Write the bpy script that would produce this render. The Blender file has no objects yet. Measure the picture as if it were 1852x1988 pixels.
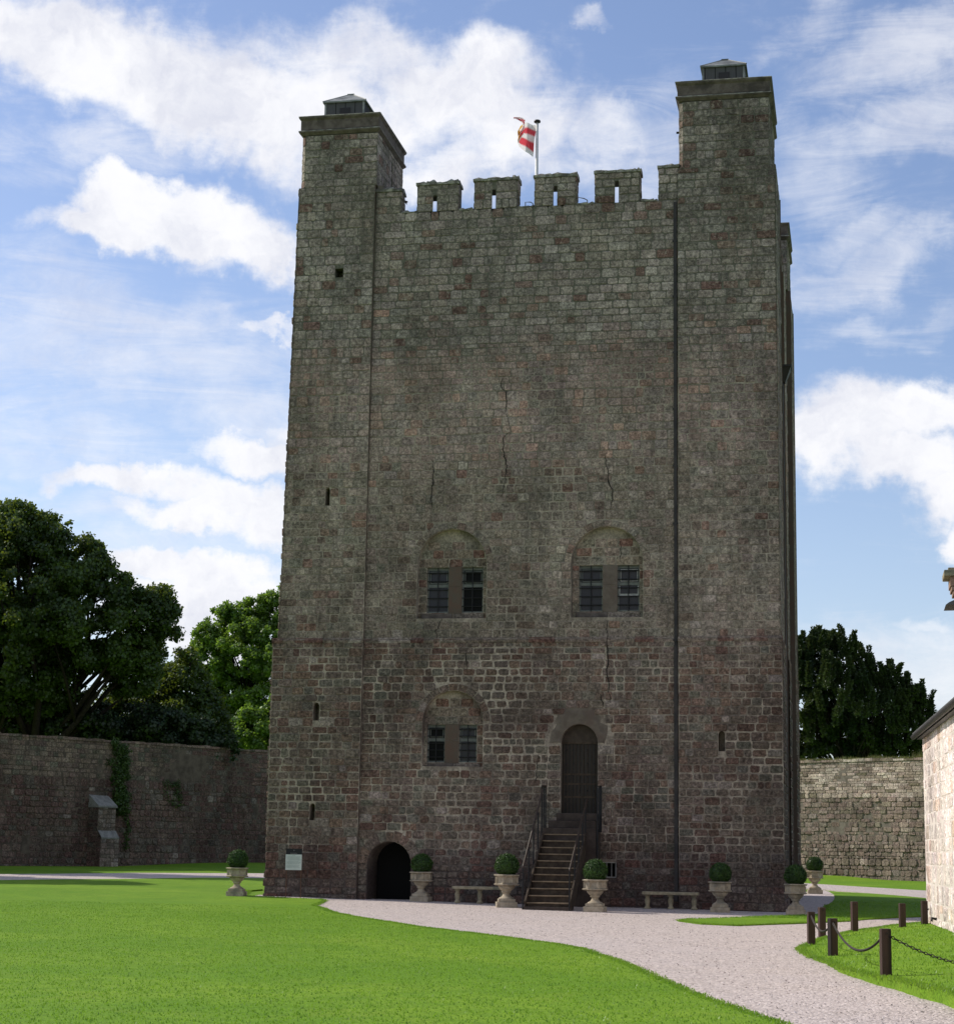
import bpy, bmesh, math, random
from math import sin, cos, pi, radians, sqrt, atan2, degrees
from mathutils import Vector, Matrix, geometry, noise
S = bpy.context.scene
COL = S.collection

# ------------------------------------------------------------------ camera
FPX, PITCH, ROLL, YAW = 3754.5, radians(9.969), radians(.9196), radians(11.196)
CAM = Vector((18.521, -59.922, 1.65))
FW = Vector((-sin(YAW)*cos(PITCH), cos(YAW)*cos(PITCH), sin(PITCH)))
_r = Vector((cos(YAW), sin(YAW), 0)); _u = _r.cross(FW)
RT = _r*cos(ROLL) + _u*sin(ROLL); UP = -_r*sin(ROLL) + _u*cos(ROLL)
cd = bpy.data.cameras.new("camera"); cam = bpy.data.objects.new("camera", cd); COL.objects.link(cam)
cd.sensor_fit = 'HORIZONTAL'; cd.sensor_width = 36; cd.lens = 36*FPX/1852
cd.clip_start = .5; cd.clip_end = 6000
M3 = Matrix((RT, UP, -FW)).transposed(); cam.matrix_world = Matrix.Translation(CAM) @ M3.to_4x4()
S.camera = cam
S.view_settings.view_transform = 'Standard'; S.view_settings.look = 'None'
S.view_settings.exposure = 0; S.view_settings.gamma = 1

# ------------------------------------------------------------------ sun
SEL = radians(38); SPH = radians(17)       # elevation; how far the light turns out of the facade plane
trav = Vector((cos(SEL)*cos(SPH), -cos(SEL)*sin(SPH), -sin(SEL)))
sl = bpy.data.lights.new("sun", 'SUN'); so = bpy.data.objects.new("sun", sl); COL.objects.link(so)
sl.energy = 4.2; sl.angle = radians(.5); sl.color = (1, .93, .82)
so.rotation_mode = 'QUATERNION'; so.rotation_quaternion = trav.to_track_quat('-Z', 'Y'); so.location = (-40, 20, 60)

# ------------------------------------------------------------------ rays through the plan of the site (measuring tools)
def ray(px, py): return FW + RT*((px-926)/FPX) - UP*((py-994)/FPX)
def at_y(px, py, y): d = ray(px, py); return CAM + d*((y-CAM.y)/d.y)
def at_x(px, py, x): d = ray(px, py); return CAM + d*((x-CAM.x)/d.x)
def at_d(px, py, Z): return CAM + ray(px, py)*Z
GP = [(0,0,.16),(4,0,.118),(8,0,.08),(12,0,.04),(16.3,0,.0),(-8,0,.24),(-3,0,.19),(16.5,18,.2),(17,8,.08),(-23.8,32,.59),(-15.7,51,.83),
      (15.4,51.8,.7),(21.9,46,.5),(-10,20,.42),(-30,10,.4),(0,16,.3),(-5,-12,0.02),(3,-12,0),(9,-12,0),(15,-12,0),(21,-12,0),(0,-6,.06),(6,-6,.03),(12,-6,0),
      (0,-30,0),(10,-30,0),(20,-30,0),(0,-60,0),(20,-60,0),(-30,-30,.1),(50,-30,0),(50,30,.3),(-60,60,.8),(40,80,.7),(0,90,.9)]
def g(x, y):
    a = b = 0
    for px, py, z in GP:
        d = (px-x)**2+(py-y)**2
        w = 1/(d*sqrt(d)+.02); a += w*z; b += w
    return a/b
def mound(x, y):
    t = max(0, min(1, (x-17.6)/2.6)); return .05 + .2*t
def hit(px, py, gf=g):
    z = 0
    d = ray(px, py)
    for k in range(14):
        p = CAM + d*((z-CAM.z)/d.z)
        z = .5*z+.5*gf(p.x, p.y)
    p = CAM + d*((z-CAM.z)/d.z)
    return p

# ------------------------------------------------------------------ nodes
def nt(m): return m.node_tree.nodes, m.node_tree.links
class NB:
    def __init__(s, tree): s.t = tree; s.n = tree.nodes; s.l = tree.links
    def add(s, typ, ins=None, **kw):
        nd = s.n.new(typ)
        for k, v in kw.items(): setattr(nd, k, v)
        if ins:
            for k, v in ins.items():
                if isinstance(v, bpy.types.NodeSocket): s.l.new(v, nd.inputs[k])
                else: nd.inputs[k].default_value = v
        return nd
    def math(s, op, a, b=0., c=None, clamp=False):
        i = {0: a, 1: b}
        if c is not None: i[2] = c
        return s.add('ShaderNodeMath', i, operation=op, use_clamp=clamp).outputs[0]
    def mix(s, f, a, b, mode='MIX'):
        n = s.add('ShaderNodeMix', None, data_type='RGBA', blend_type=mode)
        for k, v in ((0, f), (6, a), (7, b)):
            if isinstance(v, bpy.types.NodeSocket): s.l.new(v, n.inputs[k])
            else: n.inputs[k].default_value = v if k == 0 or len(v) == 4 else (*v, 1)
        return n.outputs[2]
    def noise(s, vec, scale, detail=4, rough=.55, dist=0.):
        n = s.add('ShaderNodeTexNoise', {'Scale': scale, 'Detail': detail, 'Roughness': rough, 'Distortion': dist})
        if vec is not None: s.l.new(vec, n.inputs['Vector'])
        return n.outputs['Fac']
    def ramp(s, f, a, b, lo=0., hi=1., smooth=True):
        return s.add('ShaderNodeMapRange', {0: f, 1: a, 2: b, 3: lo, 4: hi}, interpolation_type='SMOOTHSTEP' if smooth else 'LINEAR').outputs[0]

# ------------------------------------------------------------------ sky with clouds
W = bpy.data.worlds.new("World"); S.world = W; W.use_nodes = True
W.node_tree.nodes.clear(); b = NB(W.node_tree)
sky = b.add('ShaderNodeTexSky', None, sky_type='NISHITA', sun_disc=False, sun_elevation=SEL,
            sun_rotation=atan2(-trav.x, -trav.y), altitude=0, air_density=1.0, dust_density=.6, ozone_density=1.6)
tc = b.add('ShaderNodeTexCoord').outputs['Generated']
sp = b.add('ShaderNodeSeparateXYZ', {0: tc})
X, Y, Z = sp.outputs
az = b.math('MULTIPLY', b.math('ARCTAN2', X, Y), 180/pi)
el = b.math('MULTIPLY', b.math('ARCSINE', Z), 180/pi)
def azel(px, py):
    d = ray(px, py).normalized(); return degrees(atan2(d.x, d.y)), degrees(math.asin(d.z))
P0 = b.add('ShaderNodeCombineXYZ', {0: az, 1: el, 2: 0.}).outputs[0]
nz = b.add('ShaderNodeTexNoise', {'Vector': P0, 'Scale': .32, 'Detail': 6., 'Roughness': .6}).outputs['Color']
off = b.add('ShaderNodeVectorMath', {0: nz, 1: (.5, .5, .5)}, operation='SUBTRACT').outputs[0]
off = b.add('ShaderNodeVectorMath', {0: off, 'Scale': 3.4}, operation='SCALE').outputs[0]
P1 = b.add('ShaderNodeVectorMath', {0: P0, 1: off}, operation='ADD').outputs[0]
CL = [  # centre, radii (in photo-plan units), turn, density
 (150,110,330,105,-12,1.1),(400,190,330,130,-18,1.1),(640,230,280,130,-12,1.0),(900,160,210,110,5,1.05),(1000,240,170,120,0,.85),(1180,270,150,80,-15,.6),(700,120,330,90,0,.75),(800,340,380,80,0,.8),
 (900,330,330,70,0,.75),(420,290,200,50,-10,.5),(0,30,160,50,-15,.7),
 (245,390,90,75,0,1.5),(330,440,140,75,-8,1.5),(440,455,120,90,-10,1.5),(520,500,80,80,-20,1.2),(220,450,110,50,-10,1.2),(140,420,90,32,10,.6),(400,520,90,40,-10,.6),
 (490,870,120,42,0,1.0),(560,840,60,60,0,.6),(250,930,180,36,0,1.1),(430,960,180,52,-8,1.15),(360,1000,150,40,-5,1.1),(500,1010,90,50,0,.9),
 (310,1100,120,38,0,1.2),(400,1110,150,50,0,1.3),(440,1170,150,70,0,1.35),(280,1180,110,60,0,1.0),(420,1260,170,70,0,1.0),
 (1690,820,150,80,0,1.25),(1800,800,120,72,0,1.25),(1620,850,90,90,0,1.25),(1760,900,140,62,0,1.1),(1840,960,80,66,0,1.1),(1850,1040,42,52,0,.95),
 (520,655,60,16,-4,.6),(1150,20,50,24,-20,.5)]
HZ = [(1780,100,220,100,10,.85),(1800,240,180,80,12,.8),(1560,60,160,50,25,.6),(1700,520,230,60,14,.8),(1600,330,110,140,0,.6),(1640,470,160,60,8,.7),(1760,640,200,30,8,.4),
 (1760,1290,240,90,0,.85),(1800,1215,90,24,-8,.8),(150,870,200,30,-5,.7),(330,700,280,120,0,.7),(100,620,220,140,0,.6),(120,850,260,120,0,.6),(200,280,330,60,0,.6),(480,790,160,90,0,.7),(60,300,200,60,0,.4),(1250,330,160,140,0,.6),(300,1050,300,120,0,.6)]
accs = []
for LST in (CL, HZ):
  acc = None
  for cx, cy, rx, ry, rot, w in LST:
    a0, e0 = azel(cx, cy); k = 65.53
    m = b.add('ShaderNodeMapping', {'Vector': P1, 'Location': (a0, e0, 0), 'Rotation': (0, 0, radians(rot)), 'Scale': (rx/k/cos(radians(e0)), ry/k, 1)}, vector_type='TEXTURE')
    ln = b.add('ShaderNodeVectorMath', {0: m.outputs[0]}, operation='LENGTH').outputs['Value']
    v = b.add('ShaderNodeMapRange', {0: ln, 1: 1.45, 2: .25, 3: 0., 4: w}, interpolation_type='SMOOTHSTEP').outputs[0]
    acc = v if acc is None else b.math('MAXIMUM', acc, v)
  accs.append(acc)
acc = accs[0]
# clouds for the rest of the sky, out of the photo's view
a0, e0 = azel(926, 994)
dv = b.add('ShaderNodeVectorMath', {0: P0, 1: (a0, e0, 0)}, operation='SUBTRACT').outputs[0]
dl = b.add('ShaderNodeVectorMath', {0: dv}, operation='LENGTH').outputs['Value']
outw = b.ramp(dl, 20, 32)
gen = b.ramp(b.noise(tc, 2.6, 7, .6, .4), .44, .66)
acc = b.math('MAXIMUM', acc, b.math('MULTIPLY', gen, outw))
f1 = b.noise(P0, .5, 9, .64, .3)
st = b.add('ShaderNodeMapping', {'Vector': P0, 'Rotation': (0, 0, radians(-14)), 'Scale': (.35, 1.5, 1)}).outputs[0]
f2 = b.noise(st, .55, 9, .7, .8)
dens = b.math('ADD', acc, b.math('MULTIPLY', b.math('SUBTRACT', f1, .5), .95))
dens = b.math('ADD', dens, b.math('MULTIPLY', b.math('SUBTRACT', f2, .5), .6))
mask = b.ramp(dens, .06, .92)
mask = b.math('MULTIPLY', mask, .97)
d2 = b.math('ADD', accs[1], b.math('ADD', b.math('MULTIPLY', b.math('SUBTRACT', f2, .5), 1.6), b.math('MULTIPLY', b.math('SUBTRACT', f1, .5), .6)))
mask = b.math('MAXIMUM', mask, b.ramp(d2, -.02, 1.15, 0, .66))
shade = b.ramp(b.noise(P1, .28, 5, .6), .38, .68)
f3 = b.ramp(b.noise(P1, 1.1, 6, .6), .3, .75)
cc = b.mix(shade, (1.0, 1.0, 1.03), (.74, .76, .86))
cc = b.mix(b.math('MULTIPLY', f3, .35), cc, (1.06, 1.06, 1.07))
SKYK = .136
skc = b.add('ShaderNodeVectorMath', {0: sky.outputs[0], 'Scale': SKYK}, operation='SCALE').outputs[0]
skc = b.mix(1.0, skc, (1.04, .99, 1.06), 'MULTIPLY')
hz = b.ramp(el, 14, -1, 0, .3)
skc = b.mix(hz, skc, (.62, .76, .97))
fin = b.mix(mask, skc, cc)
bg = b.add('ShaderNodeBackground', {'Color': fin, 'Strength': 1.0})
wo = b.add('ShaderNodeOutputWorld'); b.l.new(bg.outputs[0], wo.inputs[0])
W.cycles.sampling_method = 'MANUAL'; W.cycles.sample_map_resolution = 512

# ------------------------------------------------------------------ materials
def mat(name, col=(.5,.5,.5), rough=.8, metal=0., build=None, spec=.3):
    m = bpy.data.materials.new(name); m.use_nodes = True
    m.node_tree.nodes.clear(); q = NB(m.node_tree)
    bs = q.add('ShaderNodeBsdfPrincipled', {'Base Color': (*col, 1), 'Roughness': rough, 'Metallic': metal, 'Specular IOR Level': spec})
    o = q.add('ShaderNodeOutputMaterial'); q.l.new(bs.outputs[0], o.inputs[0])
    if build: build(q, bs, o)
    return m
def posn(q): return q.add('ShaderNodeNewGeometry').outputs['Position']
def bump(q, bs, h, strength, dist):
    bm_ = q.add('ShaderNodeBump', {'Height': h, 'Strength': strength, 'Distance': dist}); q.l.new(bm_.outputs[0], bs.inputs['Normal'])
def mottled(c1, c2, scale, bstr=.4, bdist=.01, c3=None, detail=6):
    def f(q, bs, o):
        p = posn(q)
        n = q.ramp(q.noise(p, scale, detail, .6), .35, .65)
        c = q.mix(n, c1, c2)
        if c3: c = q.mix(q.ramp(q.noise(p, scale*.31, 5, .6), .5, .66), c, c3)
        q.l.new(c, bs.inputs['Base Color'])
        bump(q, bs, q.noise(p, scale*4, 4, .6), bstr, bdist)
    return f
def stone_build(q, bs, o, lich=1., smear=.5, light=1.):
    p = posn(q)
    a = q.add('ShaderNodeAttribute', attribute_name='col').outputs['Color']
    z = q.add('ShaderNodeSeparateXYZ', {0: p}).outputs[2]
    n1 = q.noise(p, 9, 7, .65)
    n2 = q.noise(p, .55, 5, .6)
    n3 = q.noise(p, 30, 4, .7)
    avg = q.mix(q.ramp(q.noise(p, .8, 3, .5), .4, .6), (.145*light, .126*light, .10*light), (.128*light, .122*light, .096*light))
    c = q.mix(q.math('MULTIPLY', q.ramp(n2, .45, .68), smear), a, avg)
    v = q.math('MULTIPLY', q.ramp(n1, .25, .75, .55, 1.45), q.ramp(n3, .3, .7, .68, 1.32))
    c = q.mix(1., c, q.add('ShaderNodeCombineColor', {0: v, 1: v, 2: v}).outputs[0], 'MULTIPLY')
    bd = q.math('MULTIPLY', q.math('MULTIPLY', q.ramp(z, 12.8, 14.8), q.ramp(z, 18.9, 16.6)), q.ramp(q.noise(p, .5, 6, .65), .46, .62, 0, .5))
    c = q.mix(bd, c, (.20*light, .155*light, .13*light))
    # lichen crusts, heavier high up
    lm = q.math('MULTIPLY', q.ramp(q.noise(p, 4.5, 9, .72), .53, .62), q.ramp(z, 7, 22, .3*lich, .75*lich))
    c = q.mix(lm, c, (.17, .168, .138))
    pk = q.math('MULTIPLY', q.ramp(q.noise(p, 14, 6, .75), .62, .69), q.ramp(z, 10, 24, .15*lich, .7*lich))
    c = q.mix(pk, c, (.36, .37, .34))
    # broad weathering: bleached and sooty areas of the wall
    bw = q.add('ShaderNodeMapping', {'Vector': p, 'Scale': (1., 1., .55)}).outputs[0]
    lg = q.math('MULTIPLY', q.ramp(q.noise(bw, .33, 6, .62, .6), .32, .68, .72, 1.3), q.ramp(q.noise(p, 1.5, 5, .6), .3, .7, .86, 1.14))
    c = q.mix(1., c, q.add('ShaderNodeCombineColor', {0: lg, 1: lg, 2: lg}).outputs[0], 'MULTIPLY')
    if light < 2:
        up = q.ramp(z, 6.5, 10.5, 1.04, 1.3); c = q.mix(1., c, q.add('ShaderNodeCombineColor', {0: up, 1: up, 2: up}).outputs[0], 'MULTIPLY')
    # streaks of dirt running down
    sp3 = q.ramp(q.noise(p, 13, 5, .75), .36, .64, .62, 1.4)
    c = q.mix(1., c, q.add('ShaderNodeCombineColor', {0: sp3, 1: sp3, 2: sp3}).outputs[0], 'MULTIPLY')
    c = q.mix(1., c, (1.12, 1.0, .985) if light < 2 else (1.03, .98, .98), 'MULTIPLY')
    sm = q.add('ShaderNodeMapping', {'Vector': p, 'Scale': (2.2, 2.2, .16)}).outputs[0]
    dk = q.ramp(q.noise(sm, 1, 6, .6), .52, .72, 0, .45)
    c = q.mix(dk, c, (.055, .05, .042))
    q.l.new(c, bs.inputs['Base Color'])
    h = q.math('ADD', n1, q.math('MULTIPLY', n3, .5))
    bump(q, bs, h, .7, .025)
MAT = {}
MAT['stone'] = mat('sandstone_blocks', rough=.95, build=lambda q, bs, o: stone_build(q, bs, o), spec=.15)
MAT['stone_pale'] = mat('pale_sandstone_blocks', rough=.95, build=lambda q, bs, o: stone_build(q, bs, o, .15, .25, 3.2), spec=.15)
def mortar(q, bs, o):
    p = posn(q); z = q.add('ShaderNodeSeparateXYZ', {0: p}).outputs[2]
    low = q.mix(q.ramp(q.noise(p, .75, 6, .65), .36, .64), (.125, .10, .083), (.37, .318, .255))
    up = q.mix(q.ramp(q.noise(p, .9, 5, .6), .38, .62), (.15, .133, .105), (.32, .28, .22))
    c = q.mix(q.ramp(z, 7, 11), low, up)
    c = q.mix(q.ramp(z, 2.2, .8), c, (.09, .07, .062))
    c = q.mix(q.ramp(z, 16.2, 18.5), c, (.125, .12, .095))
    vv = q.ramp(q.noise(p, 14, 6, .7), .3, .7, .65, 1.35); c = q.mix(1., c, q.add('ShaderNodeCombineColor', {0: vv, 1: vv, 2: vv}).outputs[0], 'MULTIPLY')
    q.l.new(c, bs.inputs['Base Color']); bump(q, bs, q.noise(p, 20, 4, .6), .5, .01)
MAT['mortar'] = mat('lime_mortar', rough=.95, build=mortar, spec=.1)
MAT['mortar_dark'] = mat('old_wall_mortar', rough=.95, build=mottled((.08,.065,.052), (.14,.115,.088), 2.), spec=.1)
MAT['mortar_grey'] = mat('grey_wall_mortar', rough=.95, build=mottled((.14,.12,.10), (.22,.195,.165), 2.5), spec=.1)
MAT['mortar_pale'] = mat('pale_mortar', rough=.95, build=mottled((.58,.51,.46), (.68,.62,.57), 2.), spec=.1)
MAT['ashlar'] = mat('dressed_stone', build=mottled((.095,.075,.064), (.145,.12,.105), 4, .6, .02, (.06,.05,.044)), rough=.95)
MAT['coping'] = mat('lichened_coping', build=mottled((.12,.112,.095), (.34,.33,.28), 6, .8, .03, (.10,.095,.08)), rough=.95)
MAT['brown_stone'] = mat('brown_mullion_stone', build=mottled((.105,.07,.052), (.095,.078,.06), 3, .4, .015), rough=.95)
MAT['plaster'] = mat('weathered_render', build=mottled((.11,.088,.07), (.15,.125,.10), 3.6, .6, .02, (.12,.088,.07)), rough=.95)
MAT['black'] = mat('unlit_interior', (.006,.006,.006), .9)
MAT['crack'] = mat('crack_shadow', (.022,.019,.016), 1.)
MAT['landing'] = mat('dark_landing_stone', build=mottled((.04,.03,.025), (.065,.05,.042), 4, .5, .01), rough=.9)
MAT['iron'] = mat('black_iron', (.018,.018,.02), .55, .3)
MAT['lead'] = mat('weathered_lead', build=mottled((.16,.17,.165), (.27,.28,.27), 3, .3, .01, (.10,.105,.10)), rough=.6)
MAT['pipe'] = mat('cast_iron_pipe', build=mottled((.022,.02,.021), (.045,.04,.038), 2, .2, .005), rough=.6)
MAT['glass'] = mat('window_glass', (.035,.032,.036), .25, 0, spec=.25)
MAT['glass_dark'] = mat('open_dark_pane', (.006,.006,.006), .5, 0, spec=.1)
MAT['frame'] = mat('grey_green_paint', build=mottled((.11,.12,.11), (.15,.16,.145), 8, .2, .003), rough=.6)
MAT['white_frame'] = mat('white_paint', build=mottled((.27,.27,.255), (.38,.38,.36), 8, .2, .003), rough=.6)
def planks(c1, c2, axis, per):
    def f(q, bs, o):
        p = posn(q); s = q.add('ShaderNodeSeparateXYZ', {0: p}).outputs[axis]
        fr = q.math('FRACT', q.math('MULTIPLY', s, 1/per))
        gp = q.ramp(q.math('ABSOLUTE', q.math('SUBTRACT', fr, .5)), .42, .49)
        sc = (3, 3, 40) if axis == 2 else (40, 40, 2.5)
        mp = q.add('ShaderNodeMapping', {'Vector': p, 'Scale': sc}).outputs[0]
        c = q.mix(q.noise(mp, 1, 5, .6), c1, c2)
        c = q.mix(gp, c, tuple(v*.3 for v in c1)); q.l.new(c, bs.inputs['Base Color'])
        bump(q, bs, q.math('SUBTRACT', 1., gp), .6, .01)
    return f
MAT['door'] = mat('old_oak_door', build=planks((.022,.018,.014), (.042,.036,.03), 0, .115), rough=.75)
MAT['tymp'] = mat('dark_door_head', build=mottled((.04,.03,.022), (.06,.045,.034), 5, .3, .005), rough=.8)
MAT['hut'] = mat('grey_boards', build=planks((.05,.05,.053), (.10,.10,.102), 0, .34), rough=.8)
MAT['stairwood'] = mat('stair_timber', build=mottled((.035,.024,.016), (.07,.05,.034), 5, .3, .005), rough=.8)
MAT['tread'] = mat('worn_tread', build=mottled((.17,.125,.08), (.27,.20,.13), 6, .3, .005), rough=.8)
MAT['rail'] = mat('brown_handrail', build=mottled((.035,.024,.018), (.06,.042,.032), 8, .2, .003), rough=.45)
MAT['urn'] = mat('cast_stone', build=mottled((.30,.25,.18), (.42,.36,.27), 7, .5, .008, (.2,.18,.14)), rough=.9)
MAT['bench'] = mat('bench_stone', build=mottled((.27,.23,.15), (.40,.34,.23), 7, .5, .008, (.18,.17,.12)), rough=.9)
MAT['soil'] = mat('soil', (.03,.022,.015), 1)
MAT['post'] = mat('stained_post', build=planks((.035,.018,.013), (.062,.034,.025), 0, .9), rough=.6)
MAT['chain'] = mat('chain_iron', (.03,.025,.022), .5, .6)
MAT['sign_black'] = mat('sign_black', (.012,.010,.014), .45)
MAT['sign_white'] = mat('sign_panel', build=mottled((.50,.54,.52), (.58,.60,.58), 5, .05, .001), rough=.4)
MAT['sign_grey'] = mat('sign_print', (.28,.32,.31), .5)
MAT['sign_mark'] = mat('sign_mark', (.32,.28,.3), .5)
MAT['sign_leg'] = mat('rusty_steel_leg', (.11,.055,.035), .7)
MAT['flagpole'] = mat('white_pole', (.62,.62,.6), .4)
MAT['gutter'] = mat('dark_gutter', (.022,.02,.02), .5)
MAT['slate'] = mat('roof_slate', build=mottled((.06,.06,.065), (.10,.10,.10), 4, .4, .01), rough=.7)
MAT['brick'] = mat('chimney_brick', build=mottled((.34,.16,.10), (.46,.28,.19), 5, .5, .01, (.5,.38,.28)), rough=.9)
MAT['chim'] = mat('weathered_brick', build=mottled((.26,.15,.11), (.34,.23,.17), 5, .5, .01, (.36,.29,.23)), rough=.9)
MAT['bark'] = mat('tree_bark', build=mottled((.014,.011,.009), (.032,.026,.02), 6, .8, .03), rough=.95)

def gravel(q, bs, o):
    p = posn(q)
    vo = q.add('ShaderNodeTexVoronoi', {'Vector': p, 'Scale': 26.}, feature='F1')
    cs = q.add('ShaderNodeSeparateColor', {0: vo.outputs['Color']}).outputs[0]
    n = q.noise(p, 60, 3, .7); big = q.noise(p, .35, 5, .6)
    c = q.mix(q.ramp(cs, .1, .9), (.34, .29, .265), (.70, .61, .565))
    c = q.mix(q.ramp(n, .35, .7, 0, .5), c, (.42, .36, .33))
    c = q.mix(q.ramp(q.noise(p, 7, 6, .7), .6, .75, 0, .55), c, (.2, .17, .155))
    c = q.mix(q.ramp(big, .4, .68, 0, .35), c, (.52, .46, .45))
    q.l.new(c, bs.inputs['Base Color'])
    bump(q, bs, q.math('ADD', q.math('MULTIPLY', vo.outputs['Distance'], -1.), q.math('MULTIPLY', n, .4)), .8, .02)
MAT['gravel'] = mat('pinkish_gravel', rough=.95, build=gravel, spec=.15)
def grass(q, bs, o):
    p = posn(q)
    big = q.ramp(q.noise(p, .22, 5, .6, .5), .35, .68)
    med = q.ramp(q.noise(p, 1.9, 6, .65), .35, .68)
    fine = q.ramp(q.noise(p, 28, 5, .7), .3, .7)
    c = q.mix(big, (.125, .245, .013), (.18, .30, .02))
    c = q.mix(q.math('MULTIPLY', med, .55), c, (.095, .205, .012))
    v = q.ramp(fine, 0, 1, .72, 1.3)
    c = q.mix(1., c, q.add('ShaderNodeCombineColor', {0: v, 1: v, 2: v}).outputs[0], 'MULTIPLY')
    c = q.mix(q.ramp(q.noise(p, 6, 7, .75), .66, .75, 0, .45), c, (.22, .23, .05))
    c = q.mix(q.ramp(q.noise(p, .7, 7, .7, 1.), .52, .7, 0, .4), c, (.20, .28, .03))
    c = q.mix(q.ramp(q.noise(p, 1.3, 6, .7, .5), .58, .72, 0, .4), c, (.07, .165, .012))
    q.l.new(c, bs.inputs['Base Color'])
    bump(q, bs, q.math('ADD', q.noise(p, 45, 3, .7), q.math('MULTIPLY', q.noise(p, 3, 4, .6), .8)), .5, .03)
MAT['grass'] = mat('mown_lawn', rough=.85, build=grass, spec=.12)
def leafmat(name, c1, c2, trans=.45, tcol=None, sc=1.2):
    m = bpy.data.materials.new(name); m.use_nodes = True; m.node_tree.nodes.clear(); q = NB(m.node_tree)
    p = posn(q); n = q.ramp(q.noise(p, sc, 4, .6), .35, .65)
    a = q.add('ShaderNodeAttribute', attribute_name='col').outputs['Fac']
    c = q.mix(n, c1, c2)
    v = q.ramp(a, 0, 1, .55, 1.5, False)
    c = q.mix(1., c, q.add('ShaderNodeCombineColor', {0: v, 1: v, 2: v}).outputs[0], 'MULTIPLY')
    d = q.add('ShaderNodeBsdfDiffuse', {'Color': c}); t = q.add('ShaderNodeBsdfTranslucent', {'Color': q.mix(.6, c, tcol or c2)})
    gl = q.add('ShaderNodeBsdfGlossy', {'Roughness': .45, 'Color': (.8, .85, .8, 1)})
    s1 = q.add('ShaderNodeMixShader', {0: trans, 1: d.outputs[0], 2: t.outputs[0]})
    s2 = q.add('ShaderNodeMixShader', {0: .035, 1: s1.outputs[0], 2: gl.outputs[0]})
    o = q.add('ShaderNodeOutputMaterial'); q.l.new(s2.outputs[0], o.inputs[0]); return m
MAT['blade'] = leafmat('grass_blades', (.125,.255,.014), (.18,.31,.024), .5, (.2,.36,.025), .5)
MAT['oakleaf'] = leafmat('oak_leaves', (.022,.052,.009), (.05,.10,.015), .42, (.22,.27,.02), .35)
MAT['limeleaf'] = leafmat('bright_leaves', (.06,.135,.016), (.11,.19,.022), .52, (.28,.44,.04), .35)
MAT['darkleaf'] = leafmat('dark_shrub_leaves', (.012,.028,.009), (.028,.055,.014), .25, None, .4)
MAT['yewleaf'] = leafmat('yew_needles', (.018,.038,.014), (.05,.075,.02), .25, (.10,.13,.03), .3)
MAT['boxleaf'] = leafmat('box_leaves', (.025,.06,.010), (.05,.11,.016), .25, None, 4)
MAT['ivyleaf'] = leafmat('ivy_leaves', (.03,.07,.012), (.06,.11,.02), .25, None, 2)
MAT['weed'] = leafmat('wall_weeds', (.09,.12,.03), (.17,.17,.05), .4, None, 3)

# ------------------------------------------------------------------ object helpers
def mk(name, verts, faces, m, parent=None, cols=None, smooth=False):
    me = bpy.data.meshes.new(name); me.from_pydata([tuple(v) for v in verts], [], faces); me.materials.append(m if not isinstance(m, str) else MAT[m])
    if cols is not None:
        a = me.attributes.new('col', 'FLOAT_COLOR', 'POINT'); flat = []
        for c in cols: flat.extend((c[0], c[1], c[2], 1.))
        a.data.foreach_set('color', flat)
    if smooth: me.polygons.foreach_set('use_smooth', [True]*len(me.polygons))
    o = bpy.data.objects.new(name, me); COL.objects.link(o)
    if parent: o.parent = parent
    return o
def tag(o, label, cat, group=None, kind=None):
    if label: o['label'] = label
    if cat: o['category'] = cat
    if group: o['group'] = group
    if kind: o['kind'] = kind
    return o
def empty(name, loc=(0,0,0), rz=0):
    o = bpy.data.objects.new(name, None); COL.objects.link(o); o.location = loc; o.rotation_euler = (0, 0, rz); o.empty_display_size = .3; return o
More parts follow.
